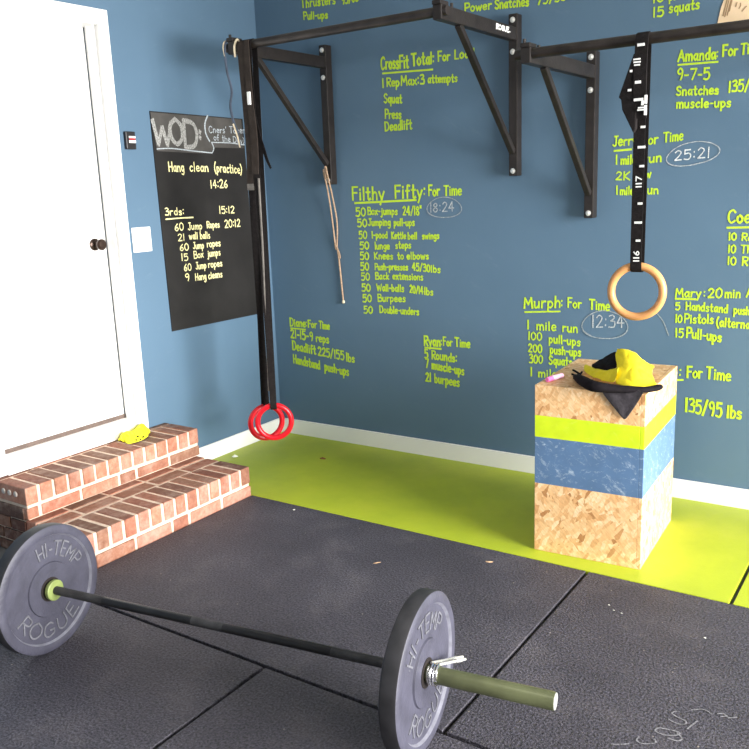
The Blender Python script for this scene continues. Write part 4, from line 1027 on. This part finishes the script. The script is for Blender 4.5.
# ================================================================ RAG ON THE STEP
rg = MB()
rr = random.Random(12)
NU, NV = 22, 12
rows = []
for i in range(NV):
    row = []
    for j in range(NU):
        u, v = j / (NU - 1), i / (NV - 1)
        y = -1.352 + 0.195 * u + 0.012 * math.sin(5 * v)
        wdt = 0.062 * (math.sin(PI * min(1, u * 1.02 + 0.10)) ** 0.45 if 0 < u * 1.02 + 0.10 < 1.0 else 0.25) + 0.012
        x = 0.103 - 0.10 * u * 0.35 + (v - 0.5) * 2 * wdt
        e = (1 - abs(2 * v - 1) ** 2.4) * (1 - abs(2 * u - 1) ** 5)
        z = 0.3125 + 0.052 * e * (0.75 + 0.25 * math.sin(9 * u + 3 * v) + 0.12 * math.sin(23 * u - 7 * v))
        row.append((x, y, z))
    rows.append(row)
rg.sheet(rows)
rag = thing('work_glove', 'crumpled bright yellow glove on the upper brick step, by the door', 'glove', (0.1, -1.16, 0.309))
rg.build('glove_body', M['neon'], rag, subsurf=1, solid=0.004)
rl = MB()
rl.torus((0.101, -1.340, 0.335), (0.75, -0.65, 0.25), 0.020, 0.005, 24, 8)
rl.build('cuff', M['neon'], rag)
sp = MB()
for yy, zz, xx in ((-1.318, 0.322, 0.158), (-1.296, 0.320, 0.162), (-1.272, 0.327, 0.160), (-1.300, 0.336, 0.152)):
    sp.lathe((xx, yy, zz), (1, -0.1, 0.5), [(-0.004, 0), (-0.004, 0.005), (0.004, 0.0045), (0.004, 0)], 10)
sp.build('grip_dots', M['knob'], rag)

# ================================================================ BARBELL
AX = Vector((math.cos(R(8.956)), math.sin(R(8.956)), 0))
O = Vector((1.0505, -2.4689, 0.225))
P = lambda s: O + AX * s
PT = 0.055
S_R = 1.31 + 0.0928 - PT      # inner face of the near plate
bb = thing('barbell', 'long barbell with black shaft and olive green sleeves, lying on the black mats', 'barbell', (P(0.65).x, P(0.65).y, 0))
MB().lathe(P(0), AX, [(0.0, 0, 0), (0.0, 0.0145, 1), (0.235, 0.0145, 0), (0.60, 0.0145, 1), (0.72, 0.0145, 0), (1.10, 0.0145, 1), (S_R, 0.0145, 0), (S_R, 0, 0)], 24).build('shaft', [M['shaft'], M['knurl']], bb)
for sg, s0 in ((-1, 0.0), (1, S_R)):
    sl = MB()
    sl.lathe(P(s0), AX * sg, [(-0.001, 0.0145), (-0.001, 0.0245), (0.4025, 0.0245), (0.407, 0.023), (0.407, 0.016)], 32)
    o = sl.build('sleeve', M['olive'], bb)
    MB().lathe(P(s0), AX * sg, [(0.4068, 0.0225), (0.4085, 0.0220), (0.4085, 0.013), (0.4060, 0.0125), (0.4060, 0.0)], 28, smooth=False).build('end_cap', M['bolt'], o)
    MB().lathe(P(s0), AX * sg, [(-0.020, 0.0145), (-0.020, 0.033), (-0.018, 0.036), (-0.007, 0.036), (-0.006, 0.032), (-0.0005, 0.032), (-0.0005, 0.0145)], 36, smooth=False).build('flange', M['flange'], bb)

def bumper(s_in, sg, label, txt):
    """plate from its inner face s_in outwards (sg = -1 left, +1 right)"""
    pl = thing('bumper_plate', label, 'weight plate', tuple(Vector((P(s_in + sg * PT / 2).x, P(s_in + sg * PT / 2).y, 0))), 'bumper plates on the barbell')
    f = 0.0  # profile runs around the section: inner face, tread, outer face, bore
    RI = 0.0252
    prof = [(0.006, RI + 0.016, 0), (0.004, 0.094, 0), (0.0095, 0.0965, 0), (0.0095, 0.188, 2), (0.001, 0.193, 0), (0.0, 0.196, 0), (0.0, 0.217, 0), (0.004, 0.2235, 1), (0.010, 0.225, 1), (PT - 0.010, 0.225, 1), (PT - 0.004, 0.2235, 0),
            (PT, 0.217, 0), (PT, 0.196, 0), (PT - 0.001, 0.193, 2), (PT - 0.0095, 0.188, 0), (PT - 0.0095, 0.0965, 0), (PT - 0.004, 0.094, 0), (PT - 0.006, RI + 0.016, 0)]
    m = MB().lathe(P(s_in), AX * sg, prof, 96, closed=True)
    m.build('plate_body', [M['plate'], M['plate_edge'], M['plate_ring']], pl)
    MB().lathe(P(s_in), AX * sg, [(0.004, RI), (0.004, RI + 0.017), (PT - 0.004, RI + 0.017), (PT - 0.004, RI)], 40, smooth=False, closed=True).build('hub', M['black_steel'], pl)
    # embossed characters on the visible face, wrapped around the recess
    vis = (s_in + sg * (0.0095 if sg < 0 else PT - 0.0095))
    fn = AX  # visible face looks along +AX for both plates
    rgt = Vector((-AX.y, AX.x, 0))
    up = Vector((0, 0, 1))
    mk = MB()
    rnd = random.Random(9)
    for word, mid, rad, hgt, span, flip in txt:
        st = letter_strokes(word, 0, 0, 1, 0, hgt, rnd, 0)
        def to3(u, v, l):
            if not flip:
                a = mid + span / 2 - u * span
                r_ = rad + v
            else:
                a = mid - span / 2 + u * span
                r_ = rad + hgt - v
            return P(vis) + (rgt * math.cos(a) + up * math.sin(a)) * r_ + fn * (0.0012 + l)
        # strokes given a real width in polar space by thin bars
        for s in st:
            for a, b_ in zip(s, s[1:]):
                p3, q3 = to3(a[0], a[1], 0), to3(b_[0], b_[1], 0)
                if (q3 - p3).length > 1e-5:
                    mk.bar(p3, q3 + (q3 - p3).normalized() * 0.001, 0.0055, 0.004, up=fn)
    mk.build('embossed_lettering', M['plate_mark'], pl)
    return pl
bumper(0.0, -1, 'black bumper plate at the far left end of the barbell, beside the brick steps', [('HI-TEMP', R(62), 0.118, 0.050, R(85), False), ('ROGUE', R(270 - 12), 0.118, 0.052, R(110), True)])
bumper(S_R, 1, 'black bumper plate at the near end of the barbell, beside the chrome spring collar', [('HI-TEMP', R(92), 0.118, 0.050, R(105), False), ('ROGUE', R(270), 0.118, 0.052, R(105), True)])

sc = thing('spring_collar', 'shiny chrome spring collar clamped on the sleeve, against the near plate', 'spring collar', tuple(P(1.42)))
co = []
TURN = 3.2
for k in range(101):
    a = R(110) + 2 * PI * TURN * k / 100
    rgt = Vector((-AX.y, AX.x, 0))
    co.append(P(S_R + PT + 0.0045 + 0.026 * k / 100) + (rgt * math.cos(a) + Vector((0, 0, 1)) * math.sin(a)) * 0.0282)
MB().tube(co, 0.0033, 8).build('coil', M['chrome'], sc)
MB().tube([(2.439, -2.240, 0.252), (2.448, -2.075, 0.187)], [0.0040, 0.0040], 8).lathe((2.444, -2.138, 0.211), (0.009, 0.165, -0.065), [(-0.002, 0), (0, 0.0058), (0.03, 0.0058), (0.032, 0)], 10).build('handle', M['bolt'], sc)
MB().tube([(2.462, -2.236, 0.252), (2.478, -2.114, 0.209)], [0.0040, 0.0040], 8).lathe((2.472, -2.161, 0.226), (0.016, 0.122, -0.043), [(-0.002, 0), (0, 0.0058), (0.03, 0.0058), (0.032, 0)], 10).build('handle', M['bolt'], sc)

# ================================================================ SMALL LITTER
def chip(name, loc, size, mat, label, cat, group=None, rot=0.0, seed=0):
    rnd = random.Random(seed)
    m = MB()
    n = 7
    c, s_ = math.cos(rot), math.sin(rot)
    pts = []
    for k in range(n):
        a = 2 * PI * k / n
        r1 = rnd.uniform(0.75, 1.15)
        x, y = size[0] * math.cos(a) * r1, size[1] * math.sin(a) * r1
        pts.append((x * c - y * s_, x * s_ + y * c, 0.0008 + size[2] * rnd.uniform(0, 0.3)))
    ctr = m.bm.verts.new((0, 0, size[2]))
    base = m.bm.verts.new((0, 0, 0.0004))
    vs = [m.bm.verts.new(p) for p in pts]
    for k in range(n):
        m.bm.faces.new((vs[k], vs[(k + 1) % n], ctr))
        m.bm.faces.new((vs[(k + 1) % n], vs[k], base))
    o = m.build(name, mat)
    o.location = loc
    return tag(o, label, cat, group)
chip('dry_leaf', (0.606, -0.348, 0), (0.024, 0.009, 0.012), M['leaf'], 'small dry brown leaf on the green mat, in front of the red rings', 'leaf', None, 0.3, 1)
chip('chalk_crumb', (0.108, -0.563, 0), (0.022, 0.015, 0.016), M['crumb'], 'pale crumb on the green mat behind the brick steps, near the left baseboard', 'crumb', None, 0.2, 2)
chip('wood_sliver', (1.654, -1.35, 0), (0.022, 0.0045, 0.003), M['sliver'], 'tan wood sliver on the black mat, in the middle of the photo', 'wood chip', None, 0.9, 3)
chip('dry_leaf', (2.062, -1.111, 0), (0.018, 0.008, 0.004), M['sliver'], 'reddish flake on the black mat, just left of the front of the box', 'leaf', None, 0.4, 4)
chip('chalk_crumb', (0.963, -1.054, 0), (0.007, 0.005, 0.005), M['crumb'], 'tiny white crumb on the black mat by the green mat edge, right of the steps', 'crumb', None, 0, 5)
for k, (x, y) in enumerate(((2.605, -1.225), (2.633, -1.255), (2.665, -1.262))):
    chip('chalk_crumb', (x, y, 0), (0.0045, 0.003, 0.003), M['crumb'], 'tiny white crumb, one of three close together on the black mat before the box', 'crumb', 'three white crumbs before the box', 0, 6 + k)
chip('chalk_crumb', (2.959, -1.287, 0), (0.005, 0.004, 0.004), M['crumb'], 'tiny lone white crumb on the black mat at the right edge, below the green seam', 'crumb', None, 0, 9)
